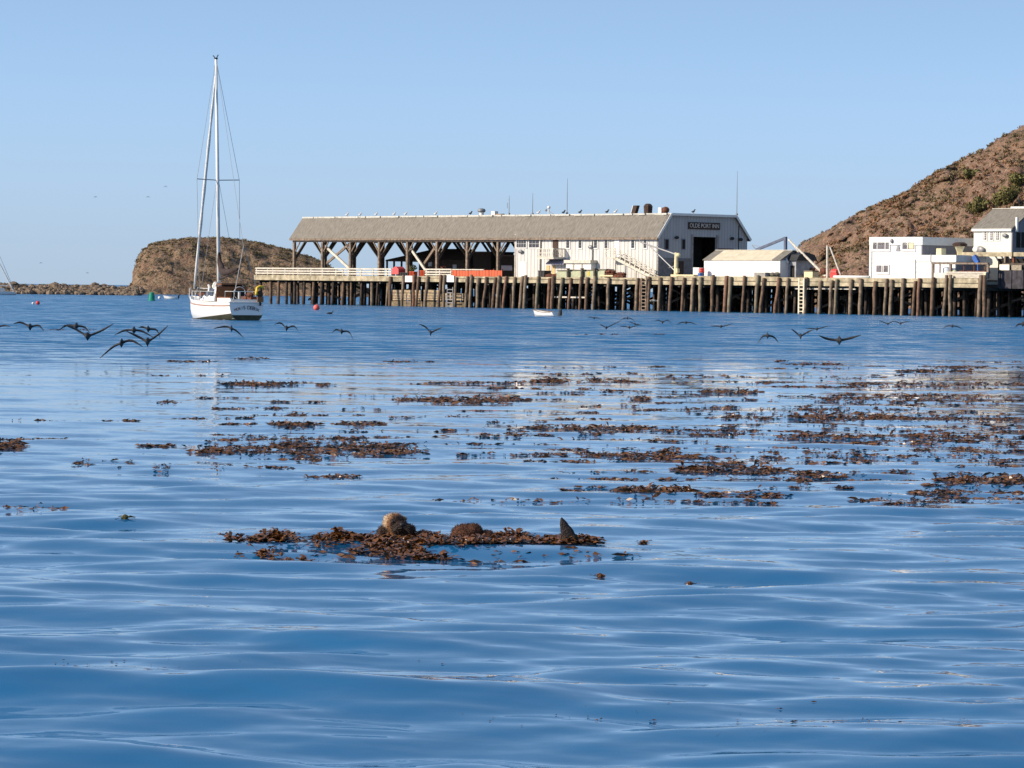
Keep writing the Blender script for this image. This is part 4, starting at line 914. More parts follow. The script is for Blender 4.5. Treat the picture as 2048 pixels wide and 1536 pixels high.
    q = R(1890, 534, 1899, 546, vd+.9); b = MB(); b.smooth = True; b.lathe(((q[0]+q[1])/2, vd+1.0, ZD+.003), [(.42, 0), (.45, .1), (.45, q[3]-ZD-.2), (.38, q[3]-ZD-.03)], 16); tag(b.build('water_drum', mat('pale_blue_drum', (.50, .55, .62), .5, .1, 2), rz=RZ), 'pale blue grey drum inside the deck enclosure', 'drum')
    q = R(1905, 539, 1910, 546, vd+.9); b = MB(); b.smooth = True; b.lathe(((q[0]+q[1])/2, vd+1.1, ZD+.003), [(.3, 0), (.3, q[3]-ZD-.2), (.1, q[3]-ZD)], 12); tag(b.build('gas_bottle', M_tarp, rz=RZ), 'small greenish bottle inside the deck enclosure right of the drum', 'bottle')
flat_building()

def right_house():
    v = 9.0; u0, u1, z0, z1 = R(1947, 458, 2022, 556, v); w = 7.5; v1_ = v+3.4; zr = P(1985, 421, v1_)[1]
    r = proot('gabled_house', 'white house with grey shingle roof and three tall windows', 'house', (u0+u1)/2, v+3)
    boxpart('wall', mat('cream_white', (.70, .67, .59), .55, .05, 2), r, u0, u1, v, v+w, ZD+.26, z1)
    part('gable', M_boards, r, lambda b: b.prismx([(v, ZD+.26), (v, z1), (v1_, zr-.1), (v1_+.7, zr-.1), (v+w, z1), (v+w, ZD+.26)], u1+.003, u1+.15))
    rf = part('roof', M_shingle, r, lambda b: b.prismx([(v-.25, z1-.1), (v1_, zr), (v1_+.7, zr), (v+w+.25, z1-.1), (v+w+.25, z1+.08), (v1_+.7, zr+.16), (v1_, zr+.16), (v-.25, z1+.08)], u0-.15, u1+.3))
    b = MB(); b.box(u0-.16, u1+.31, v1_-.1, v1_+.75, zr+.17, zr+.24); b.build('ridge_cap', M_ridge, rf)
    boxpart('eave_trim', M_white, r, u0-.1, u1+.2, v-.3, v-.253, z1-.25, z1+.02)
    for x in (1971, 1983.5, 1996):
        a, c, e, f = R(x-2.6, 464, x+2.6, 479.5, v); q = boxpart('window', M_white, r, a-.14, c+.14, v-.08, v-.003, e-.14, f+.14); boxpart('pane', M_glass, q, a, c, v-.10, v-.083, e, f)
        b = MB(); b.box((a+c)/2-.035, (a+c)/2+.035, v-.13, v-.103, e, f); [b.box(a, c, v-.137, v-.132, e+(f-e)*k/4-.03, e+(f-e)*k/4+.03) for k in (1, 2, 3)]; b.build('glazing_bars', M_white, q)
    for (x, y, rr, m) in ((2012, 471, .3, M_steel), (1962, 500, .55, M_steel), (1955, 499, .45, M_white)):
        q = P(x, y, v); b = MB(); b.smooth = True; b.ball((q[0], v-.2, q[1]), (rr*1.25, .2, rr*.8), 14, 8); b.build('round_vent', m, r)
    for x in (2036, 2046):
        d = ray(x, 480); p0 = MP @ Vector((u1+.15, 0, 0)); t = (p0-CAM).dot(E)/d.dot(E); q = MPI @ (CAM+d*t)
        f = boxpart('window', M_boards, r, u1+.152, u1+.2, q.y-.5, q.y+.5, q.z-1.0, q.z+1.0); boxpart('pane', M_dark, f, u1+.202, u1+.22, q.y-.36, q.y+.36, q.z-.86, q.z+.86)
    q = P(2029, 457, v); part('flue', M_white, r, lambda b: b.box(u1+.3, u1+.55, v+.3, v+.55, z1-.3, z1+1.3))
    # bright skylight building peeping over the roof at the top right
    vv = v+16; q = R(2026, 413, 2075, 422, vv); r3 = proot('upper_house', 'bright white flat roof edge peeping over the grey roofed house', 'building', (q[0]+q[1])/2, vv)
    boxpart('wall', M_boardf, r3, q[0], q[1], vv, vv+5, ZD+.26, q[3]-.35); boxpart('parapet', M_white, r3, q[0]-.2, q[1]+.2, vv-.2, vv+5.2, q[3]-.347, q[3])
    # chimney-like stack
    v = 6.0; q = R(1913, 489, 1926, 510, v); r4 = proot('vent_stack', 'cream vent stack with flared dark cap left of the pergola', 'vent stack', (q[0]+q[1])/2, v)
    uu = (q[0]+q[1])/2; part('shaft', M_cream, r4, lambda b: b.lathe((uu, v, ZD+.003), [(.38, 0), (.38, q[2]-ZD), (.42, q[3]-ZD-.8), (.75, q[3]-ZD-.2)], 4)); part('cap', M_brown, r4, lambda b: b.lathe((uu, v, q[3]-.2), [(.8, 0), (.85, .25), (.5, .45)], 8))
    # pergola
    v = 4.0; a0, z = P(1924, 508, v); a1, _ = P(2110, 508, v); r5 = proot('pergola', 'timber pergola with long pale beam before the gabled house', 'pergola', (a0+a1)/2, v, ZD+.25)
    um_ = U(2024, v, 508)
    boxpart('beam', M_beam, r5, a0, um_, v, v+.25, z-.25, z+.2); boxpart('beam', M_beam, r5, um_+.2, a1, v, v+.25, z-.25, z+.2)
    for x in (2009, 2022.5, 2062, 2100):
        u = U(x, v, 530); boxpart('post', M_rust if x > 2015 else M_timber, r5, u-.15, u+.15, v+.26, v+.5, ZD+.253, z-.003 if x > 2015 else z-.003)
    z2 = P(2030, 528, v)[1]; boxpart('lower_beam', M_dtimber, r5, U(2005, v, 528), a1, v-.1, v-.003, z2-.1, z2+.1)
    for k in range(14): u = a0+.6+k*(a1-a0-1)/14; boxpart('rafter', M_dtimber, r5, u-.07, u+.07, v+.3, v+5, z-.2, z-.02)
    boxpart('brace', M_timber, r5, U(2009, v, 518)-.1, U(2009, v, 518)+.1, v+.02, v+.2, z-1.3, z-.3)
    boxpart('shade_backdrop', M_dark, r5, a0+2.5, a1, v+3.2, v+3.3, ZD+.26, z-.45)  # near-black sheet added for the shade beneath the pergola
    q = R(2000, 529, 2019.5, 547, v-.5); b = MB(); b.box(q[0], q[1], v-.6, v-.5, q[2], q[3]); b.box(q[0], q[0]+.12, v-.497, v-.4, ZD+.253, q[2]+.3); b.box(q[1]-.12, q[1], v-.497, v-.4, ZD+.253, q[2]+.3); tag(b.build('white_screen', mat('warm_white', (.82, .78, .64), .6, .05, 2), rz=RZ), 'blank cream screen panel on legs under the pergola', 'panel')
    q = R(2024, 530, 2044, 546, v-.3); b = MB(); b.box(q[0], q[1], v-.4, v-.32, q[2], q[3]); b.box(q[0]+.1, q[0]+.2, v-.317, v-.25, ZD+.253, q[2]+.2); b.box(q[1]-.2, q[1]-.1, v-.317, v-.25, ZD+.253, q[2]+.2); tag(b.build('lattice_screen', mat('lattice_tan', (.34, .29, .22), .85, .3, 6), rz=RZ), 'tan lattice screen at the right edge under the pergola', 'panel')
    a, c = P(1948, 512, v-.3), P(1956, 526, v-.3); b = MB(); b.beam((a[0], v-.3, a[1]), (c[0], v-.3, c[1]), .35, .5); b.beam((c[0], v-.3, c[1]), (c[0], v-.3, ZD+.253), .12); tag(b.build('slide_chute', M_blue, rz=RZ), 'bright blue chute slanting under the pergola beam', 'chute')
    # retaining wall of the recessed deck, its shade put into a dark colour
    b = MB(); b.box(UE+.01, UR, 2.05, 2.18, ZD-.7, ZD+1.3)
    for x in np.arange(UE+.2, UR, 1.6): b.box(x, x+.12, 1.95, 2.047, ZD-.7, ZD+1.35)
    tag(b.build('shaded_parapet', mat('parapet_shade', (.05, .045, .055), .85, .4, 1.5), rz=RZ), 'shade-coloured board parapet closing the recessed right end of the pier', 'parapet')
right_house()

# ------------------------------------------------------------------ sailboat
def boat_frame(px, py, heading):
    o = water(px, py); f = Vector((-math.sin(heading), math.cos(heading), 0)); p = Vector((-math.cos(heading), -math.sin(heading), 0))
    return Matrix(((f.x, p.x, 0, o.x), (f.y, p.y, 0, o.y), (0, 0, 1, 0), (0, 0, 0, 1)))
def hull_rows(L, B, fb_s, fb_b, draft, n=26, m=15, tr=0.72, rake=0.25):
    rows = []
    for i in range(n):
        t = i/(n-1); x = t*L
        w = B/2*(tr+(1-tr)*math.sin(min(1, t/0.42)*math.pi/2)) if t < 0.42 else B/2*max(0.012, (1-((t-0.42)/0.58)**2.1))
        fb = fb_s+(fb_b-fb_s)*t**1.6-0.10*math.sin(math.pi*t)
        zb = -draft*math.sin(math.pi*min(1, 0.14+t*0.80))
        row = []
        for j in range(m):
            a = -1+2*j/(m-1); s = abs(a)
            z = zb+(fb-zb)*s**1.6
            y = w*(1-(1-s)**2.6)*(1.0-0.06*s*s)*(1 if a > 0 else -1)
            row.append((x+rake*(z/fb)*(1 if t > .9 else 0)*t-(0.32*(z/fb_s) if i == 0 else (0.16*(z/fb_s) if i == 1 else 0))*-1, y, z))
        rows.append(row)
    return rows
def sailboat():
    hd = math.radians(25.5)
    fr = boat_frame(495, 641, hd); r = root('sailboat', 'white sailboat with bare mast moored near the pier end', 'sailboat', fr.translation, hd+math.pi/2)
    L, B = 10.6, 3.5
    rows = hull_rows(L, B, 1.22, 1.55, 0.55)
    def hull(b):
        b.grid(rows)
        b.add(rows[0], [tuple(range(len(rows[0])))])
        b.grid([[(p[0][0], p[0][1], p[0][2]-.05), (p[-1][0], p[-1][1], p[-1][2]-.05)] for p in rows])
    h = part('hull', M_gel, r, hull, fr, True)
    me = h.data; me.polygons.foreach_set('use_smooth', [len(p.vertices) == 4 for p in me.polygons])
    # weed band at the waterline, thicker toward the stern
    def band(b, z0f, z1f, off):
        for side in (0, 1):
            rr = []
            for i, row in enumerate(rows):
                half = row[7:] if side else row[7::-1]; t = i/(len(rows)-1)
                def yat(z):
                    for q in range(len(half)-1):
                        if half[q][2] <= z <= half[q+1][2]: k = (z-half[q][2])/(half[q+1][2]-half[q][2]+1e-9); return [half[q][c]+(half[q+1][c]-half[q][c])*k for c in range(2)]
                    return half[-1][:2]
                o_ = []
                for z in np.linspace(z0f(t), z1f(t), 7):
                    x, y = yat(z); o_.append((x, y+off*(1 if side else -1), z))
                rr.append(o_)
            b.grid(rr)
    part('waterline_weed', M_weedy, h, lambda b: band(b, lambda t: -.1, lambda t: .05+.42*max(0, 1-t*1.5)**1.3, .012), fr)
    part('rub_strake', mat('brown_strake', (0.38, 0.24, 0.19), .6, .2, 3), h, lambda b: band(b, lambda t: (1.22+.33*t**1.6-.1*math.sin(math.pi*t))-.27, lambda t: (1.22+.33*t**1.6-.1*math.sin(math.pi*t))-.17, .02), fr)
    b = MB(fr); st = rows[0][7:]                       # dark stern weed on the transom
    prof = [(-.05, 0)]+[(p[2], p[1]) for p in st if p[2] < .36]
    for q in range(len(st)-1):
        if st[q][2] <= .36 < st[q+1][2]: k_ = (.36-st[q][2])/(st[q+1][2]-st[q][2]); prof.append((.36, st[q][1]+(st[q+1][1]-st[q][1])*k_))
    prof = [(z, y) for z, y in prof if z > -.06]
    tx = lambda z: .32*(z/1.22)-.015
    b.add([(tx(z), y, z) for z, y in prof]+[(tx(z), -y, z) for z, y in prof[::-1]], [tuple(range(2*len(prof)))]); b.build('transom_weed', M_weedy, h)
    def gun(b):
        for s in (0, -1): b.tube([Vector(p[s])+Vector((0, 0, .0)) for p in rows], .055, 6)
        b.tube([rows[0][0], rows[0][-1]], .06, 6)
    part('gunwale', M_white, h, gun, fr)
    # transom lettering on a gentle arch
    xs = rows[0][10][0]
    def arc(s, R_, zc, size, m, w):
        cu = len(s)
        for i, ch in enumerate(s):
            if ch == ' ': continue
            a = (i-(cu-1)/2)*w/R_; yy = math.sin(a)*R_*-1; zz = zc+R_*(math.cos(a)-1)
            tx = 0.26*zz
            M_ = fr @ Matrix.Translation((tx-.03, yy, zz)) @ Matrix.Rotation(a, 4, 'X') @ Matrix(((0, 0, -1, 0), (-1, 0, 0, 0), (0, 1, 0, 0), (0, 0, 0, 1))) 
            yield ch, M_, size
    lm = mat('transom_letters', (0.13, 0.085, 0.09), .6, .3, 5)
    b = MB(WID)
    for ch, M_, size in arc('MOKIS DEBOX', 2.2, .86, .27, lm, .165):
        cu = bpy.data.curves.new('t', 'FONT'); cu.body = ch; cu.size = size*(1.35 if ch in 'SDEB' else 1); cu.extrude = .008; cu.align_x = 'CENTER'; cu.align_y = 'CENTER'
        ob = bpy.data.objects.new('t', cu); COL.objects.link(ob); mm = bpy.data.meshes.new_from_object(ob.evaluated_get(bpy.context.evaluated_depsgraph_get())); bpy.data.objects.remove(ob)
        b.add([M_ @ v.co for v in mm.vertices], [tuple(p.vertices) for p in mm.polygons]); bpy.data.meshes.remove(mm)
    b.build('lettering', lm, h)
    # cabin trunk (forward) and raised doghouse
    zd = 1.28
    def trunk(x0, x1, w0, w1, h0, h1, z=zd, lean=.85):
        return [[(x0, -w0, z), (x0, -w0*lean, z+h0*.85), (x0+.02, -w0*.6, z+h0), (x0+.02, w0*.6, z+h0), (x0, w0*lean, z+h0*.85), (x0, w0, z)],
                [(x1, -w1, z), (x1-.1, -w1*lean, z+h1*.85), (x1-.12, -w1*.6, z+h1), (x1-.12, w1*.6, z+h1), (x1-.1, w1*lean, z+h1*.85), (x1, w1, z)]]
    def cab(b):
        a = trunk(3.1, 5.6, 1.25, 1.1, 1.12, .74); b.grid(a); b.add(a[0], [tuple(range(6))]); b.add(a[1], [tuple(range(6))])
        a = trunk(5.5, 8.0, 1.0, .55, .55, .3); b.grid(a); b.add(a[1], [tuple(range(6))])
    cb = part('cabin', M_gel, r, cab, fr)
    for (x0, x1, w, zl, zh) in ((3.5, 4.3, 1.14, 1.65, 2.15), (4.6, 5.2, 1.06, 1.6, 1.95), (6.0, 6.6, .93, 1.42, 1.62)):
        for s in (-1, 1): part('window', M_glass, cb, lambda b: b.add([(x0, s*(w+.12), zl), (x1, s*(w+.10), zl), (x1, s*(w+.0), zh), (x0, s*(w+.02), zh)], [(0, 1, 2, 3)]), fr)
    part('companionway', M_wood, cb, lambda b: b.box(3.0, 3.06, -1.12, 1.12, 1.25, 2.28), fr)
    part('hatch_opening', M_dark, cb, lambda b: b.box(2.95, 2.998, -.95, .0, 1.3, 2.05), fr)
    part('hatch_hood', M_wood, cb, lambda b: b.box(2.75, 3.6, -.85, .85, 2.39, 2.46), fr)
    def coam(b):
        for s in (-1, 1): b.box(.5, 2.98, s*1.0-.07, s*1.0+.07, 1.17, 1.5)
        b.box(.45, .55, -1.05, 1.05, 1.17, 1.42)
    part('coaming', M_gel, r, coam, fr)
    part('coaming_cap', M_wood, r, lambda b: [b.box(.5, 2.74, s_*1.0-.1, s_*1.0+.1, 1.503, 1.56) for s_ in (-1, 1)], fr)
    part('cockpit_cushion', M_rust, r, lambda b: (b.box(.7, 2.6, -.9, -.5, 1.2, 1.62), b.ball((1.0, -.55, 1.72), (.3, .25, .18), 10, 6)), fr)
    part('dodger', M_cover, cb, lambda b: b.prism([(2.9, 2.28), (3.2, 2.5), (3.9, 2.5), (4.2, 2.3)], -.75, .75), fr)
    part('deck_bundle', M_rust, r, lambda b: (b.ball((8.4, .15, 1.68), (.5, .3, .18), 10, 6, .1), b.ball((6.9, -.7, 1.55), (.4, .2, .16), 10, 6, .1)), fr)
    part('wheel_pedestal', M_sail, r, lambda b: (b.tube([(1.6, 0, 1.15), (1.6, 0, 1.95)], .09, 8), b.tube([(1.55, math.cos(q)*.42, 1.85+math.sin(q)*.42) for q in np.linspace(0, 2*math.pi, 17)], .025, 5, False)), fr)
    # mast and rigging; the boat heels a touch to port
    hx = 5.45; top = Vector((hx-.3, 1.02*.24, 18.0))
    foot = Vector((hx, 0, 2.05))
    tp = at(432, 118, (fr @ Vector((hx, 0, 0))).y); topl = fr.inverted() @ tp; top = Vector(topl)
    def mp(k): return foot+(top-foot)*k
    ms = part('mast', M_white, r, lambda b: b.tube([foot-Vector((0, 0, .7)), mp(.5), top], [.13, .12, .085], 10), fr, True)
    part('masthead', M_black, ms, lambda b: (b.beam(top, top+Vector((.3, .1, .25)), .05), b.beam(top, top+Vector((-.2, -.08, .28)), .05), b.box(top.x-.1, top.x+.1, top.y-.1, top.y+.1, top.z, top.z+.08)), fr)
    ks = .475; sp = mp(ks)
    spd = part('spreader', M_wire, ms, lambda b: (b.tube([sp, sp+Vector((-.1, 1.55, .05))], .035, 6), b.tube([sp, sp+Vector((-.1, -1.55, .05))], .035, 6)), fr)
    bow = Vector((L-.1, 0, 1.62))
    hi = mp(.955)
    part('furled_jib', M_sail, r, lambda b: b.tube([bow+(hi-bow)*k for k in np.linspace(.03, .97, 14)], [.06+.055*math.sin(math.pi*k)+.02*math.sin(k*40) for k in np.linspace(.1, .95, 14)], 8), fr, True)
    def wires(b):
        for s in (-1, 1):
            ch = Vector((hx-.2, s*1.5, 1.3)); st_ = sp+Vector((-.1, s*1.55, .05)); b.tube([ch, st_, top], .014, 4); b.tube([ch, mp(.5)], .012, 4)
        b.tube([top, (.9, .0, 5.0)], .014, 4); b.tube([(.9, 0, 5.0), (.15, 1.0, 1.3)], .03, 4); b.tube([(.9, 0, 5.0), (.15, -1.0, 1.3)], .03, 4); b.tube([bow, hi], .014, 4)
    part('rigging', M_wire, r, wires, fr)
    # boom with bundled sail under a dark cover, seen almost end on
    bm0 = mp(.045); bm1 = Vector((1.4, .1, 3.35))
    bo = part('boom', M_cover, r, lambda b: b.tube([bm0, bm1], .07, 8), fr, True)
    part('sail_cover', M_cover, bo, lambda b: b.tube([mp(.16), mp(.12)+Vector((-.15, 0, 0)), mp(.085)+Vector((-.7, 0, -.1)), bm0+(bm1-bm0)*.5+Vector((0, 0, .2)), bm0+(bm1-bm0)*.92+Vector((0, 0, .14))], [.13, .18, .25, .22, .13], 10), fr, True)
    def pulp(b):
        for s in (-1, 1):
            b.tube([(L-.1, s*.12, 1.6), (L-.2, s*.25, 2.15), (L-1.3, s*.75, 2.1), (L-1.4, s*.8, 1.5)], .025, 6)
            pts = []
            for x in (8.0, 6.6, 5.2, 3.8, 2.4): y = 1.5*max(.3, 1-((max(x/L, .42)-.42)/.58)**2.1); b.tube([(x, s*y, 1.25), (x, s*y, 1.95)], .02, 5); pts.append((x, s*y, 1.93))
            b.tube(pts, .012, 4)
            b.tube([(1.2, s*1.2, 1.2), (1.0, s*1.25, 1.95), (.15, s*.95, 1.95), (.15, s*.95, 1.2)], .025, 6)
        b.tube([(.15, .95, 1.95), (.15, -.95, 1.95)], .025, 6)
    part('pulpit', M_sail, r, pulp, fr)
    part('dorade_vent', M_white, cb, lambda b: (b.tube([(5.8, .6, 1.8), (5.8, .6, 2.25), (5.95, .6, 2.35)], .09, 8), b.tube([(5.8, -.5, 1.8), (5.8, -.5, 2.25)], .09, 8)), fr)
    part('bagged_sail', M_sail, r, lambda b: b.ball((5.3, .3, 2.3), (.3, .25, .3), 12, 8, .06), fr, True)
    # yellow horseshoe buoy and outboard on the stern rail
    en = root('outboard_motor', 'dark outboard motor clamped to the sailboat stern rail', 'motor', fr @ Vector((.12, -.9, 1.2)), hd+math.pi/2)
    part('cowl', M_brown, en, lambda b: b.ball((.1, -.92, 1.78), (.2, .22, .26), 10, 8), fr, True); part('leg', M_black, en, lambda b: b.box(-.02, .12, -.98, -.86, 1.0, 1.55), fr); part('bracket', M_wood, en, lambda b: b.box(-.06, .06, -1.12, -.7, 1.25, 1.62), fr)
    b = MB(fr); b.smooth = True; b.tube([(.0, -.75+.0, 1.75), (.0, -.62, 1.95), (.0, -.66, 2.2), (.0, -.85, 2.3), (.0, -1.1, 2.26), (.0, -1.16, 2.1)], .1, 8); b.tube([(.0, -.62, 1.95), (-.0, -.62, 1.7)], .1, 8)
    tag(b.build('lifebuoy', M_yellow), 'yellow horseshoe lifebuoy hung on the sailboat stern rail', 'lifebuoy')
sailboat()

def far_sailboat():
    hd = math.radians(115); fr = boat_frame(30, 590, hd); r = root('sailboat', 'distant sailboat cut by the left edge of the view by the breakwater', 'sailboat', fr.translation, hd+math.pi/2)
    rows = hull_rows(8.5, 2.6, .7, .95, .4, 16, 11)
    def hull(b): b.grid(rows); b.add(rows[0], [tuple(range(len(rows[0])))]); b.grid([[(p[0][0], p[0][1], p[0][2]-.03), (p[-1][0], p[-1][1], p[-1][2]-.03)] for p in rows])
    part('hull', M_gel, r, hull, fr, True)
    part('cabin', M_sail, r, lambda b: b.prism([(2.2, .7), (5.5, .75), (5.0, 1.3), (2.4, 1.35)], -.7, .7), fr)
    part('mast', M_wire, r, lambda b: b.tube([(4.6, 0, .9), (5.0, .3, 11.5)], [.09, .06], 8), fr); part('rigging', M_wire, r, lambda b: (b.tube([(.1, 0, .8), (5.0, .3, 11.5)], .035, 4), b.tube([(8.4, 0, 1), (5.0, .3, 11.5)], .04, 4)), fr)
    part('furled_jib', M_sail, r, lambda b: b.tube([(.4, 0, 1.0), (3.2, 0, 6.2)], [.16, .1], 6), fr)
    part('boom', M_white, r, lambda b: b.tube([(4.5, 0, 1.9), (1.4, 0, 1.8)], .1, 6), fr)
far_sailboat()

# ------------------------------------------------------------------ buoys, skiffs
def floats():
    p = water(303.5, 601.5); s = F/p.y; r = root('can_buoy', 'green can buoy with square shoulders near the headland', 'buoy', p, 0)
    part('can', M_green, r, lambda b: b.lathe((p.x, p.y, -.3), [(.44, 0), (.44, 1.1), (.36, 1.15), (.36, 1.48), (.2, 1.55)], 16), WID); part('collar', M_green, r, lambda b: b.lathe((p.x, p.y, -.1), [(.55, 0), (.55, .22), (.45, .26)], 16), WID)
    for (px, py, d, m, lb) in ((319, 598, 6.5, M_white, 'white mooring ball just right of the green can buoy'), (75.5, 609, 8.5, M_red, 'red mooring ball near the left edge'), (66, 608.5, 5.0, M_white, 'small white mooring ball touching the red one at left'), (633, 620, 12.5, mat('pinkish_red', (.75, .12, .09), .5, .1, 3), 'pinkish red mooring ball before the pier piles')):
        p = water(px, py); rr = d/2*p.y/F; r = root('mooring_buoy', lb, 'buoy', p, 0)
        part('ball', m, r, lambda b: b.ball((p.x, p.y, rr*.75), rr, 16, 12), WID, True); part('ring', M_steel, r, lambda b: b.tube([(p.x+math.cos(a)*rr*.2, p.y, rr*1.85+math.sin(a)*rr*.2) for a in np.linspace(0, 2*math.pi, 9)], rr*.06, 5, False), WID)
    for (px, py, hd, L, B, lb, mast) in ((356, 598.5, 100, 2.2, 1.1, 'small white motor skiff before the headland', True), (1119, 633.5, 40, 3.3, 1.7, 'small white rowing dinghy afloat before the pier', False)):
        hd = math.radians(hd if not mast else 95); fr = boat_frame(px, py, hd); r = root('skiff' if mast else 'dinghy', lb, 'small boat', fr.translation, hd+math.pi/2)
        rows = hull_rows(L, B, .42, .6, .12, 14, 11, .8)
        part('hull', M_gel, r, lambda b: (b.grid(rows), b.add(rows[0], [tuple(range(len(rows[0])))])), fr, True)
        part('inner_floor', M_dtimber, r, lambda b: b.grid([[(q[0][0], q[0][1]*.9, .16), (q[-1][0], q[-1][1]*.9, .16)] for q in rows[1:-1]]), fr)
        part('gunwale', M_sail if mast else M_timber, r, lambda b: (b.tube([q[0] for q in rows], .035, 5), b.tube([q[-1] for q in rows], .035, 5)), fr)
        for x in (.25, .55): part('thwart', M_rust if not mast else M_dtimber, r, lambda b: b.box(L*x-.1, L*x+.1, -B*.42, B*.42, .3, .35), fr)
        part('outboard', M_black, r, lambda b: (b.box(-.22, .02, -.1, .1, .1, .5), b.ball((-.12, 0, .58), (.16, .12, .14), 8, 6)), fr)
        if mast: part('pole', M_wire, r, lambda b: b.tube([(L*.4, 0, .2), (L*.4, 0, 2.0)], .03, 5), fr)
        else: part('oar', M_timber, r, lambda b: b.tube([(.3, .3, .42), (2.2, -.15, .48)], .025, 5), fr)
floats()

# ------------------------------------------------------------------ birds
M_corm = mat('cormorant_plumage', (0.020, 0.017, 0.016), 0.6, 0.4, 6)
M_gull = mat('gull_plumage', (0.62, 0.61, 0.60), 0.7, 0.25, 9, col2=(0.25, 0.25, 0.27))
GB = 'cormorants flying low over the water'
def bird(name, D, lt, lw, bd, rw, rt, label, cat, group=GB, m=M_corm, turn=0.0, scale=1.0):
    pb = at(*bd, D); k = scale
    pts = [at(*lt, D), at(*lw, D), pb, at(*rw, D), at(*rt, D)]
    pts = [p-pb for p in pts]
    sweep = [-0.14*k, 0.10*k, 0, 0.10*k, -0.14*k]
    def pos(s):        # s in [-2, 2] -> smooth point along the wing line
        s = max(-2, min(2, s)); i = int(min(3, math.floor(s+2))); f = s+2-i
        a = Vector(pts[i])+Vector((0, sweep[i], 0)); c = Vector(pts[i+1])+Vector((0, sweep[i+1], 0)); 
        p0 = Vector(pts[max(i-1, 0)])+Vector((0, sweep[max(i-1, 0)], 0)); p3 = Vector(pts[min(i+2, 4)])+Vector((0, sweep[min(i+2, 4)], 0))
        if i == 1: p3 = a*1 if False else c+(c-a)*.5
        if i == 2: p0 = a-(c-a)*.5
        return 0.5*((2*a)+(c-p0)*f+(2*p0-5*a+4*c-p3)*f*f+(3*a-p0-3*c+p3)*f**3)
    b = MB(WID); b.smooth = True; NS = 12; rows = []
    span = [-2, -1.85, -1.5, -1.15, -.8, -.5, -.3, -.2, -.12, -.05, 0, .05, .12, .2, .3, .5, .8, 1.15, 1.5, 1.85, 2]
    for s in span:
        c = pos(s) if abs(s) > .2 else pos(math.copysign(.2, s))*abs(s)/.2 if s else Vector((0, 0, 0))
        q = abs(s)
        if q <= .12: ln = (.40 if q == 0 else (.36 if q < .1 else .26))*k; tk = (.15 if q == 0 else (.14 if q < .1 else .10))*k; cy = 0.02
        elif q <= .2: ln = .18*k; tk = .065*k; cy = 0
        else: ln = (.15 if q < 1.2 else .15-.115*((q-1.2)/.8)**1.4)*k; tk = .042*k if q < 1.2 else (.03*k if q < 1.7 else .014*k); cy = 0
        ring = []
        for j in range(NS):
            a = 2*math.pi*j/NS; yy = math.cos(a)*ln; zz = math.sin(a)*tk
            if q <= .1 and yy > 0: zz = zz*(1-.55*(yy/ln)**2)+.03*k*(yy/ln)     # neck and head drawn forward
            if q <= .1 and yy < 0: zz *= (1-.65*(yy/ln)**2)
            ring.append((pb.x+c.x, pb.y+c.y+yy+cy, pb.z+c.z+zz))
        rows.append(ring)
    vs = [p for r_ in rows for p in r_]
    fs = [(i*NS+j, i*NS+(j+1) % NS, (i+1)*NS+(j+1) % NS, (i+1)*NS+j) for i in range(len(rows)-1) for j in range(NS)]+[tuple(range(NS))[::-1], tuple((len(rows)-1)*NS+j for j in range(NS))]
    b.add(vs, fs); o = b.build(name, m, loc=tuple(pb)); tag(o, label, cat, group); return o
def lerp(a, c, k, dy=0): return (a[0]+(c[0]-a[0])*k, a[1]+(c[1]-a[1])*k+dy)
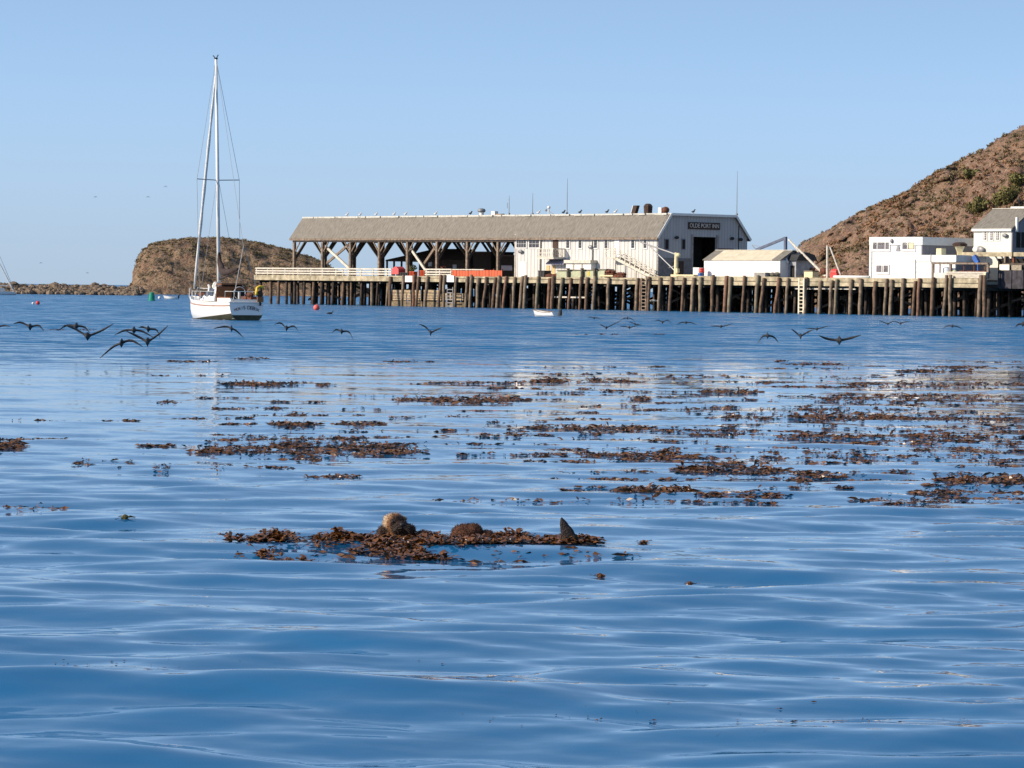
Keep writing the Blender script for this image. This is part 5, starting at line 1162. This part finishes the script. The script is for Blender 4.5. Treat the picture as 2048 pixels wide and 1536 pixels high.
BL = [
 (135, (28, 647), (42, 645), (60, 654), (77, 651), (88, 662), 'cormorant with drooped wing tips, left of the paired birds at the left edge'),
 (132, (118, 661), (132, 651), (153, 652), (168, 654), (180, 665), 'cormorant with bowed wings, just above a bird in a deep V'),
 (115, (129, 650), (148, 657), (175, 673), (203, 661), (228, 647), 'cormorant in a wide V left of the cluster of four'),
 (128, (230, 670), (248, 661), (268, 660), (285, 663), (306, 674), 'cormorant with level spread wings in the cluster, upper left of the deep V bird'),
 (140, (278, 655), (285, 654), (296, 658), (313, 660), (321, 677), 'smaller cormorant at the top right of the cluster with a folded down right wing'),
 (105, (253, 662), (275, 673), (295, 684), (316, 669), (337, 651), 'cormorant with both wings raised in a deep V in the left cluster'),
 (105, (201, 716), (225, 694), (243, 686), (262, 681), (286, 693), 'largest cormorant, lowest in the left cluster with left wing hanging down'),
 (140, (428, 657), (450, 653), (463, 657), (473, 662), (488, 676), 'cormorant flying right below the moored sailboat'),
 (150, (549, 649), (561, 646), (573, 657), (587, 652), (597, 662), 'cormorant with arched wings right of the sailboat stern'),
 (155, (664, 666), (672, 659), (683, 663), (698, 664), (707, 681), 'cormorant with down-bent right wing below the left pier piles'),
 (150, (838, 648), (851, 654), (861, 666), (872, 660), (884, 655), 'lone cormorant with a raised wing near the middle of the view'),
 (150, (-28, 655), (-18, 650), (-5, 654), (8, 651), (21, 653), 'cormorant cut by the left edge with only its wing showing'),
 (215, (1176, 635), (1181, 634), (1188, 636), (1196, 636), (1204, 641), 'faint small cormorant just right of the white dinghy'),
 (175, (1199, 649), (1205, 651), (1212, 656), (1226, 649), (1242, 641), 'cormorant with raised right wing right of the dinghy'),
 (205, (1240, 642), (1247, 637), (1255, 636), (1262, 637), (1270, 643), 'small arched cormorant highest of the trio right of the dinghy'),
 (190, (1240, 653), (1249, 653), (1259, 655), (1268, 653), (1279, 650), 'flat winged cormorant lowest of the trio right of the dinghy'),
 (205, (1257, 643), (1263, 645), (1270, 648), (1276, 649), (1284, 650), 'small cormorant between the arched and the flat winged birds'),
 (185, (1309, 645), (1316, 640), (1325, 645), (1335, 640), (1343, 647), 'cormorant with M shaped wings below the davit crane'),
 (170, (1353, 650), (1362, 645), (1372, 645), (1382, 645), (1394, 650), 'cormorant with gently bowed wings below the white cabinet'),
 (170, (1421, 652), (1432, 652), (1442, 653), (1453, 651), (1466, 647), 'level winged cormorant below the left end of the white shed'),
 (140, (1515, 687), (1525, 673), (1535, 671), (1548, 674), (1557, 686), 'cormorant with both wings hanging down below the white shed'),
 (145, (1582, 658), (1591, 664), (1601, 673), (1614, 665), (1627, 659), 'cormorant in a V below the cream ladder'),
 (170, (1612, 657), (1622, 657), (1634, 658), (1646, 655), (1659, 651), 'cormorant gliding level just above the V bird by the cream ladder'),
 (108, (1637, 671), (1656, 678), (1679, 681), (1699, 677), (1721, 670), 'largest cormorant of the right flock with wide shallow V wings'),
 (190, (1757, 640), (1766, 644), (1776, 648), (1783, 644), (1790, 641), 'small V winged cormorant, left bird of the pair below the flat roofed building'),
 (190, (1788, 643), (1794, 644), (1801, 647), (1810, 644), (1821, 643), 'small flat winged cormorant, right bird of the pair below the flat roofed building'),
 (170, (1885, 658), (1894, 652), (1905, 652), (1915, 653), (1926, 659), 'arched cormorant below the deck enclosure'),
 (160, (2029, 656), (2036, 649), (2046, 648), (2056, 649), (2066, 655), 'cormorant cut by the right edge of the view'),
]
for D, a, c, d, e, f, lb in BL:
    bird('cormorant', D, a, c, d, e, f, lb, 'cormorant', scale=.6 if D > 165 else (.88 if D > 140 else .95))
for (D, x, y, w, lb) in ((260, 191, 394, 4, 'tiny dark bird high in the sky above the breakwater'), (260, 296, 394, 4, 'tiny dark bird in the sky above the headland'), (280, 331, 373, 4, 'tiny dark bird in the sky left of the mast, highest'), (300, 82, 526, 3.4, 'speck of a bird low over the breakwater at left'), (300, 175, 546, 3, 'speck of a bird low over the breakwater, nearer the headland')):
    bird('gull', D, (x-w, y+2), (x-w*.5, y-1), (x, y), (x+w*.5, y-1), (x+w, y+2), lb, 'gull', 'birds high in the sky', M_corm, scale=.28)
def perched(px, py_base, v, lb, m, sc=1.0, zb=None, u=None):
    u = U(px, v, 430) if u is None else u; z = zt+.06 if zb is None else zb
    b = MB(); b.smooth = True; s = sc
    b.tube([(u-.3*s, v, z+.22*s), (u-.2*s, v, z+.2*s), (u-.05*s, v, z+.2*s), (u+.1*s, v, z+.25*s), (u+.16*s, v, z+.36*s), (u+.2*s, v, z+.42*s), (u+.28*s, v, z+.42*s), (u+.36*s, v, z+.40*s)], [.02*s, .07*s, .11*s, .1*s, .06*s, .065*s, .05*s, .01*s], 8)
    b.tube([(u, v-.03, z), (u, v-.03, z+.14*s)], .015, 4); b.tube([(u+.02, v+.04, z), (u+.02, v+.04, z+.14*s)], .015, 4)
    tag(b.build('gull', m, loc=tuple(MP @ Vector((u, v, z))), rz=RZ), lb, 'gull', 'gulls perched on the roof ridge')
for (x, lb, m) in ((694, 'white gull perched on the shed ridge, first from the left end', M_gull), (720, 'white gull perched on the shed ridge, second from the left end', M_gull), (752, 'white gull perched on the ridge, third from the left end', M_gull), (788, 'white gull perched on the ridge, fourth from the left end', M_gull), (811, 'white gull perched on the ridge, fifth from the left end', M_gull), (871, 'white gull alone on the ridge well left of the turbine vent', M_gull), (941, 'dark bird on the ridge just left of the turbine vent', M_corm), (1077, 'grey gull on the ridge left of the weather mast', M_gull), (1127, 'dark bird perched on the ridge between weather mast and tall antenna', M_corm), (1160, 'dark upright bird on the ridge right of the tall antenna', M_corm), (1214, 'dark low bird on the ridge above the stair', M_corm), (1231, 'white gull on the ridge above the stair door', M_gull)):
    perched(x, 430, v1+.4, lb, m, 1.15)
vg = ve(1389, 428)[0]; perched(0, 0, vg, 'dark bird perched on the flat gable top over the sign', M_corm, 1.1, zt+.1, gx-.2)
def swimmer():
    p = water(660, 628); b = MB(WID); b.smooth = True; x, y = p.x, p.y
    b.tube([(x-.3, y, .05), (x-.18, y, .06), (x, y, .07), (x+.15, y, .08), (x+.2, y, .15), (x+.22, y, .24), (x+.27, y, .27), (x+.36, y, .28)], [.02, .07, .1, .07, .035, .03, .03, .01], 8)
    tag(b.build('cormorant', M_corm, loc=(x, y, 0)), 'dark cormorant sitting on the water before the left pier piles', 'cormorant')
swimmer()

# ------------------------------------------------------------------ kelp
def kelp_material(name, c1, c2):
    m = mat(name, c1, 0.28, 0.5, 9.0, col2=c2, spec=0.45, lo=.3, hi=.7); return m
M_kelp = kelp_material('wet_kelp', (0.17, 0.066, 0.016), (0.035, 0.016, 0.007))
M_kelpf = kelp_material('floating_kelp', (0.15, 0.064, 0.020), (0.032, 0.016, 0.008))
def blades(mb, pts, length, lift, rg, width=0.28):
    n = len(pts); 
    ang = rg.uniform(0, 2*math.pi, n); L = length*rg.uniform(.5, 1.3, n); w = L*width*rg.uniform(.6, 1.2, n)
    dx, dy = np.cos(ang), np.sin(ang); up = np.abs(rg.normal(0, lift, n))*(rg.rand(n) < .5)+.06; cr = rg.uniform(-.6, .6, n)
    base = np.array(pts)
    ts = (0, .3, .65, 1.0); ww = (.25, 1.0, .85, .08)
    o = len(mb.v); V = []
    for t, q in zip(ts, ww):
        h = up*L*(math.sin(t*math.pi*.75))
        a2 = ang+cr*t
        c = base+np.stack([np.cos(a2)*L*t, np.sin(a2)*L*t, h], 1)
        tw = rg.uniform(-.8, .8, n)*L*.16
        side = np.stack([-np.sin(a2)*w*q*.5, np.cos(a2)*w*q*.5, tw*q], 1)
        V += [c-side, c+side]
    V = np.stack(V, 1).reshape(-1, 3); mb.v += [tuple(x) for x in V]
    for i in range(n):
        k = o+i*8; mb.f += [(k, k+1, k+3, k+2), (k+2, k+3, k+5, k+4), (k+4, k+5, k+7, k+6)]
def kelp_points(x0, x1, y, hh, n, rg, clump=True):
    # scatter on the water between two photo columns, streaky along the patch
    xs = []; 
    cs = rg.uniform(x0, x1, max(3, n//26)); 
    out = []
    for i in range(n):
        if clump and rg.rand() < .75: px = rg.choice(cs)+rg.normal(0, (x1-x0)*.018+2)
        else: px = rg.uniform(x0, x1)
        e = 1-abs((px-(x0+x1)/2)/((x1-x0)/2+1e-6))**2
        py = y+rg.normal(0, hh*.45*max(.35, e+.2))
        p = water(px, py); out.append((p.x, p.y))
    a = np.array(out); z = waves(a[:, 0], a[:, 1])
    return np.column_stack([a, z+.004])
def bulbs(mb, pts, r, rg):
    for p in pts: mb.ball((p[0], p[1], p[2]+r*.2), (r*rg.uniform(.7, 1.3), r*rg.uniform(.7, 1.3), r*rg.uniform(.7, 1.1)), 7, 5, .12, random.Random(1))
def kelp_patch(specs, n_label, name='kelp_patch', m=None, seed=1, length=.09, lift=.32):
    rg = np.random.RandomState(seed); mb = MB(WID)
    for (x0, x1, y, hh, n) in specs:
        D = F*HC/(y-yh((x0+x1)/2)); L = length*max(1, (D/60)**.6)
        pts = kelp_points(x0, x1, y, hh*1.05, int(n*1.5), rg); blades(mb, pts[::2], L*.9, lift*1.2, rg, .42); blades(mb, pts[1::2], L*1.9, lift*.35, rg, .16)
        bulbs(mb, pts[rg.rand(len(pts)) < .05], .014*max(1, D/60), rg)
    o = mb.build(name, m or M_kelpf)
    tag(o, n_label, 'kelp', 'kelp patches afloat'); return o
KP = [
 ('broad brown kelp patch across the water left of centre', [(400, 860, 905, 9, 330), (540, 800, 893, 15, 620), (440, 720, 880, 5, 170), (590, 640, 914, 10, 90), (280, 560, 893, 7, 130)]),
 ('pair of dense kelp clumps behind the broad left patch', [(550, 640, 852, 6, 210), (675, 770, 849, 5, 180), (440, 510, 850, 3, 60)]),
 ('kelp patch cut by the left edge of the view', [(-60, 52, 893, 11, 260), (0, 120, 880, 2.5, 90)]),
 ('dense kelp patch in mid water at centre', [(800, 1046, 800, 7, 330), (900, 960, 803, 8, 150)]),
 ('long thin kelp streak far out below the hall', [(1035, 1250, 763, 3.5, 210), (860, 1050, 766, 2, 70)]),
 ('small kelp streak far out at left of centre', [(440, 605, 770, 3, 150), (630, 668, 771, 2.5, 40)]),
 ('kelp patch nearest on the right with sharp left end', [(1225, 1385, 984, 7, 380), (1390, 1580, 993, 4, 130)]),
 ('big kelp patch cut by the right edge', [(1870, 2080, 963, 12, 420), (1830, 2060, 985, 8, 180)]),
 ('kelp patch with an upright blade right of centre', [(1240, 1380, 914, 7, 260), (1060, 1250, 912, 5, 120), (1380, 1560, 918, 3.5, 70)]),
 ('long kelp band to the right of centre, third from the far edge', [(1585, 1820, 836, 6, 330), (1420, 1560, 838, 4, 90), (1820, 2080, 838, 6, 240)]),
 ('kelp band stretching to the right edge below the long band', [(1560, 2080, 875, 5, 330), (1590, 1640, 871, 7, 90), (1380, 1480, 870, 4, 90)]),
 ('ragged kelp row slanting right of the otter', [(1350, 1560, 941, 6, 230), (1590, 1625, 960, 8, 80), (1600, 1740, 950, 4, 80)]),
 ('kelp band in the middle distance right of centre', [(1050, 1310, 857, 5, 260), (1220, 1300, 858, 7, 90), (1330, 1600, 862, 3.5, 130)]),
 ('far kelp row near the right edge under the pier', [(1800, 1940, 743, 4, 150), (1560, 1680, 729, 3.5, 110), (1860, 2060, 735, 2.5, 90)]),
 ('kelp patch with humped outline in the far right field', [(1410, 1520, 785, 4, 150), (1250, 1300, 799, 5, 90), (1550, 1700, 774, 3, 110)]),
]
for i, (lb, sp) in enumerate(KP): kelp_patch(sp[:1], lb, seed=20+i)
def kelp_field():
    rg = np.random.RandomState(99); sp = []
    for _ in range(150):
        y = rg.uniform(722, 1010)
        right = rg.rand() < .72
        x = rg.uniform(1050, 2060) if right else rg.uniform(380, 1200)
        if y > 905 and rg.rand() < .65: continue
        if y > 930 and x < 1150: continue
        if y < 745 and x < 1300: continue
        w = rg.uniform(20, 130); sp.append((x-w, x+w, y, rg.uniform(.8, 2.6), int(rg.uniform(8, 42))))
    for _ in range(70):
        y = rg.uniform(726, 960); x = rg.uniform(1000, 2060); w = rg.uniform(60, 260); sp.append((x-w, x+w, y, rg.uniform(.6, 1.4), int(w*.25)))
    for _l, q in KP: sp += q[1:]
    sp += [(20, 270, 842, 2.5, 50), (150, 270, 925, 9, 35), (180, 560, 938, 10, 30), (340, 430, 724, 2.5, 110), (470, 530, 718, 1.5, 50), (770, 860, 724, 2, 90), (1130, 1330, 669, .8, 60), (280, 360, 806, 4, 30), (420, 600, 817, 2, 110), (540, 630, 829, 4, 45), (500, 600, 939, 2, 25), (610, 720, 953, 4, 60), (0, 140, 1015, 5, 25), (850, 1400, 1003, 4, 40), (1700, 2050, 1000, 5, 70), (460, 1280, 1112, 14, 45), (100, 900, 1330, 40, 26), (900, 1950, 1440, 35, 22), (60, 300, 660, 1.5, 40), (1640, 2060, 800, 10, 330), (1680, 2060, 770, 9, 260), (1500, 2060, 905, 12, 160), (1300, 1800, 820, 8, 160)]
    mb = MB(WID)
    for (x0, x1, y, hh, n) in sp:
        D = F*HC/(y-yh((x0+x1)/2)); L = .07*max(1, (D/60)**.6)*(.32 if y > 1200 else 1)
        pts = kelp_points(x0, x1, y, hh, int(n*1.8), rg, y < 1000); blades(mb, pts[::2], L, .2 if y < 1200 else .03, rg, .4); blades(mb, pts[1::2], L*1.7, .06 if y < 1200 else .01, rg, .14)
    o = mb.build('loose_kelp', M_kelpf, loc=(0, 50, 0)); tag(o, 'scattered loose brown kelp blades floating all over the water', 'kelp', kind='stuff')
kelp_field()
def kelp_raft():
    # the raft wrapped round the otter
    rg = np.random.RandomState(5); mb = MB(WID)
    sp = [(750, 1195, 1089, 4.5, 2300), (830, 1000, 1094, 6, 1500), (740, 830, 1097, 4, 260), (900, 1060, 1086, 5, 1500), (630, 760, 1084, 5, 520), (515, 590, 1080, 5, 340), (455, 520, 1085, 4, 150), (760, 850, 1105, 5, 300), (830, 880, 1114, 2, 120), (1000, 1060, 1078, 6, 420), (1085, 1190, 1087, 4, 800), (1165, 1193, 1084, 4, 160), (700, 760, 1103, 4, 100), (590, 700, 1090, 9, 80), (460, 900, 1110, 8, 120)]
    for (x0, x1, y, hh, n) in sp:
        pts = kelp_points(x0, x1, y, hh, n, rg); pts[:, 2] += np.abs(rg.normal(0, .018, len(pts))); blades(mb, pts, .075, .25, rg, .5)
        q = pts[rg.rand(len(pts)) < .12]; bulbs(mb, q, .016, rg)
    # humps where blades pile up
    for (px, py, r, h) in ((1028, 1085, .20, .13), (680, 1086, .09, .10), (550, 1084, .13, .10), (1005, 1086, .15, .09), (840, 1090, .12, .06), (880, 1092, .12, .09), (1100, 1086, .13, .05), (1160, 1088, .1, .07), (760, 1092, .1, .06), (960, 1092, .12, .07)):
        p = water(px, py); a = rg.normal(size=(300, 2))*r*.6; d = np.exp(-(a**2).sum(1)/(r*r*.5))
        pts = np.column_stack([p.x+a[:, 0], p.y+a[:, 1]*.7, waves(p.x+a[:, 0], p.y+a[:, 1])+d*h*rg.uniform(.4, 1, len(a))]); blades(mb, pts, .075, .25, rg, .5)
    tag(mb.build('kelp_raft', M_kelp), 'thick glistening brown kelp raft wrapped round the otter', 'kelp', 'kelp patches afloat')
kelp_raft()
def kelp_bits():
    for k, (px, py, lb, r, m) in enumerate(((250, 1044, 'single olive kelp clump adrift at left of the otter', .05, mat('olive_kelp', (.10, .09, .02), .4, .4, 8)), (1288, 1087, 'small dark kelp knob just right of the otter raft', .045, M_kelp), (1200, 1149, 'small tufted kelp sprig below the otter feet', .04, M_kelp), (1379, 1160, 'tiny kelp sprig farthest right below the raft', .035, M_kelp), (545, 1116, 'upright kelp float, left of three below the raft', .055, M_kelp), (575, 1116, 'upright kelp float, middle of three below the raft', .05, M_kelp), (606, 1115, 'paler upright kelp float, right of three below the raft', .05, M_kelp), (1330, 905, 'upright kelp frond standing in the right hand patch', .065, M_kelpf))):
        p = water(px, py); rg = np.random.RandomState(k+60); mb = MB(WID); z = float(waves(np.array([p.x]), np.array([p.y]))[0])
        mb.ball((p.x, p.y, z+r*.3), (r*.7, r*.6, r*.6), 9, 7, .12); a = rg.normal(size=(26, 2))*r*.55
        pts = np.column_stack([p.x+a[:, 0], p.y+a[:, 1]*.5, np.full(26, z)+rg.uniform(0, r*.6, 26)]); blades(mb, pts, r*1.2, .12, rg, .45)
        tag(mb.build('kelp_clump', m), lb, 'kelp', 'kelp patches afloat')
kelp_bits()

# ------------------------------------------------------------------ sea otter
def organic(els, voxel, smooth_it=6):
    b = MB(WID)
    for c, r, rot in els:
        n0 = len(b.v); b.ball((0, 0, 0), r, 20, 14); R_ = Matrix.Rotation(rot[2], 3, 'Z') @ Matrix.Rotation(rot[1], 3, 'Y') @ Matrix.Rotation(rot[0], 3, 'X')
        for i in range(n0, len(b.v)): b.v[i] = tuple(R_ @ Vector(b.v[i])+Vector(c))
    me = bpy.data.meshes.new('tmp'); me.from_pydata(b.v, [], b.f); me.update(); ob = bpy.data.objects.new('tmp', me); COL.objects.link(ob)
    md = ob.modifiers.new('r', 'REMESH'); md.mode = 'VOXEL'; md.voxel_size = voxel
    ms = ob.modifiers.new('s', 'SMOOTH'); ms.iterations = smooth_it; ms.factor = .5
    m2 = bpy.data.meshes.new_from_object(ob.evaluated_get(bpy.context.evaluated_depsgraph_get())); bpy.data.objects.remove(ob); bpy.data.meshes.remove(me)
    m2.polygons.foreach_set('use_smooth', [True]*len(m2.polygons)); return m2
def otter():
    o = water(950, 1088); s = o.y/F
    def X(px): return (px-950)*s
    def Zp(py): return (1088-py)*s
    hc = (X(788), -.01, Zp(1050))
    els = [((X(960), .05, -.06), (.62, .17, .13), (0, 0, 0)),                # trunk afloat on its back
           ((X(850), .02, -.02), (.26, .17, .11), (0, .15, 0)),              # chest
           ((X(806), .01, .04), (.15, .14, .12), (0, .6, 0)),                # neck
           ((X(793), .0, .09), (.098, .10, .11), (0, 0, 0)),
           (hc, (.106, .108, .098), (0, .1, 0)),                              # skull
           ((hc[0]+.035, hc[1]-.06, hc[2]-.03), (.082, .072, .068), (0, 0, 0)),   # cheeks
           ((hc[0]+.058, hc[1]-.105, hc[2]-.015), (.062, .05, .05), (0, 0, 0)),  # muzzle
           ((hc[0]-.078, hc[1]+.0, hc[2]+.05), (.025, .02, .028), (0, 0, 0)),   # ears
           ((hc[0]+.092, hc[1]+.02, hc[2]+.045), (.022, .02, .025), (0, 0, 0)),
           ((X(765), -.04, Zp(1068)), (.055, .055, .08), (0, .3, 0)),        # raised fore paws
           ((X(770), -.02, Zp(1082)), (.06, .06, .06), (0, 0, 0)),
           ((X(817), -.08, Zp(1060)), (.068, .055, .052), (0, 0, 0)),
           ((X(822), -.05, Zp(1076)), (.06, .06, .05), (0, 0, 0)),
           ((X(846), -.05, Zp(1072)), (.07, .07, .05), (0, 0, 0)),
           ((X(930), .0, Zp(1069)), (.13, .13, .095), (0, -.05, 0)), ((X(947), -.02, Zp(1060)), (.075, .09, .06), (0, .15, 0)), ((X(1000), .03, Zp(1084)), (.13, .12, .05), (0, 0, 0)),          # belly hump
           ((X(974), .0, Zp(1073)), (.075, .09, .06), (0, 0, 0)),
           ((X(1090), .03, -.03), (.16, .12, .085), (0, 0, 0)),              # hips
           ((X(1128), .02, .0), (.10, .07, .06), (0, 0, 0)),
           ((X(1140), .02, .04), (.085, .04, .07), (0, -.35, 0)),           # hind flipper standing up
           ((X(1136), .02, .10), (.062, .032, .10), (0, -.45, 0)),
           ((X(1129), .02, .165), (.042, .026, .075), (0, -.38, 0)),
           ((X(1125), .02, .21), (.022, .022, .045), (0, -.30, 0)),
           ((X(1172), .0, .0), (.09, .05, .035), (0, 0, 0))]
    me = organic(els, .011, 5)
    m = bpy.data.materials.new('otter_fur'); m.use_nodes = True; t = m.node_tree; b = t.nodes['Principled BSDF']; k = t.links.new; N = t.nodes.new
    b.inputs['Roughness'].default_value = .75; b.inputs['Specular IOR Level'].default_value = .3
    tc_ = N('ShaderNodeTexCoord')
    def dist(c, r0, r1):
        v = N('ShaderNodeVectorMath'); v.operation = 'DISTANCE'; k(tc_.outputs['Object'], v.inputs[0]); v.inputs[1].default_value = c
        mr = N('ShaderNodeMapRange'); mr.inputs[1].default_value = r0; mr.inputs[2].default_value = r1; mr.inputs[3].default_value = 1; mr.inputs[4].default_value = 0; k(v.outputs['Value'], mr.inputs[0]); return mr.outputs[0]
    def mix(f, a, c):
        q = N('ShaderNodeMix'); q.data_type = 'RGBA'; k(f, q.inputs[0])
        for i, w in ((6, a), (7, c)):
            if isinstance(w, tuple): q.inputs[i].default_value = (*w, 1)
            else: k(w, q.inputs[i])
        return q.outputs[2]
    n = N('ShaderNodeTexNoise'); n.inputs['Scale'].default_value = 28; n.inputs['Detail'].default_value = 6; k(tc_.outputs['Object'], n.inputs['Vector'])
    sxp = N('ShaderNodeSeparateXYZ'); k(tc_.outputs['Object'], sxp.inputs[0]); fl_ = N('ShaderNodeMapRange'); fl_.inputs[1].default_value = X(1112); fl_.inputs[2].default_value = X(1120); k(sxp.outputs[0], fl_.inputs[0])
    base = mix(n.outputs[0], (.04, .017, .010), (.13, .048, .022))
    pale = mix(n.outputs[0], (.40, .29, .19), (.62, .50, .36))
    c = mix(dist((hc[0]-.02, hc[1]-.02, hc[2]-.05), .15, .20), base, pale)
    c = mix(dist((hc[0]+.07, hc[1]-.10, hc[2]-.0), .13, .17), c, (.26, .125, .055))
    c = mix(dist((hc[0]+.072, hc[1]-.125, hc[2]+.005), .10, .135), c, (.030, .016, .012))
    c = mix(dist((X(761), -.05, Zp(1066)), .06, .085), c, (.045, .022, .014)); c = mix(dist((X(820), -.09, Zp(1062)), .07, .095), c, (.030, .015, .011))
    c = mix(fl_.outputs[0], c, (.020, .014, .013))
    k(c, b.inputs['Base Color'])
    bp = N('ShaderNodeBump'); bp.inputs['Distance'].default_value = .02; bp.inputs['Strength'].default_value = .8; n2 = N('ShaderNodeTexNoise'); n2.inputs['Scale'].default_value = 70; k(tc_.outputs['Object'], n2.inputs['Vector']); k(n2.outputs[0], bp.inputs['Height']); k(bp.outputs[0], b.inputs['Normal'])
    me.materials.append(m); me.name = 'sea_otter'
    wz = .0
    ob = bpy.data.objects.new('sea_otter', me); COL.objects.link(ob); ob.location = (o.x, o.y, wz)
    tag(ob, 'brown sea otter with pale head floating on its back in kelp', 'sea otter'); ROOTM[ob.name] = Matrix.Translation((o.x, o.y, wz))
    fr = Matrix.Translation((o.x, o.y, wz))
    # short fur
    V = np.array([v.co[:] for v in me.vertices]); Nn = np.array([v.normal[:] for v in me.vertices]); rg = np.random.RandomState(3)
    V2 = V[V[:, 2] > .0]; N2 = Nn[V[:, 2] > .0]; fl = V2[:, 0] > X(1115); V2 = V2[~fl]; N2 = N2[~fl]
    idx = rg.randint(0, len(V2), 9000); p = V2[idx]+rg.normal(0, .003, (9000, 3)); nn = N2[idx]+rg.normal(0, .45, (9000, 3))+np.array([0, 0, -.25]); nn /= np.linalg.norm(nn, axis=1)[:, None]
    tn = np.cross(nn, rg.normal(size=(9000, 3))); tn /= np.linalg.norm(tn, axis=1)[:, None]+1e-6; L = rg.uniform(.010, .024, 9000)[:, None]
    q = np.stack([p-tn*.0022, p+tn*.0022, p+nn*L], 1).reshape(-1, 3); fb = MB(fr); fb.v = [tuple(x) for x in q]; fb.f = [(3*i, 3*i+1, 3*i+2) for i in range(9000)]
    fb.build('fur', m, ob)
    def sm(name, c_, r, mm): part(name, mm, ob, lambda b_: b_.ball(c_, r, 12, 8), fr, True)
    sm('nose', (hc[0]+.072, hc[1]-.152, hc[2]+.005), (.022, .016, .017), M_black)
    sm('eye', (hc[0]-.012, hc[1]-.112, hc[2]+.03), (.011, .009, .011), M_black); sm('eye', (hc[0]+.098, hc[1]-.085, hc[2]+.03), (.011, .009, .011), M_black)
    part('mouth', M_black, ob, lambda b_: b_.tube([(hc[0]+.035, hc[1]-.143, hc[2]-.036), (hc[0]+.07, hc[1]-.157, hc[2]-.024), (hc[0]+.105, hc[1]-.138, hc[2]-.036)], .004, 5), fr)
    wm = mat('whisker', (.16, .13, .10), .6, .1, 5)
    part('whiskers', wm, ob, lambda b_: [b_.tube([(hc[0]+.062+sg*.02, hc[1]-.145, hc[2]-.012), (hc[0]+.062+sg*.085, hc[1]-.16, hc[2]-.02+dz)], [.0016, .0006], 4) for sg in (-1, 1) for dz in (-.05, -.025, 0, .02)], fr)
otter()
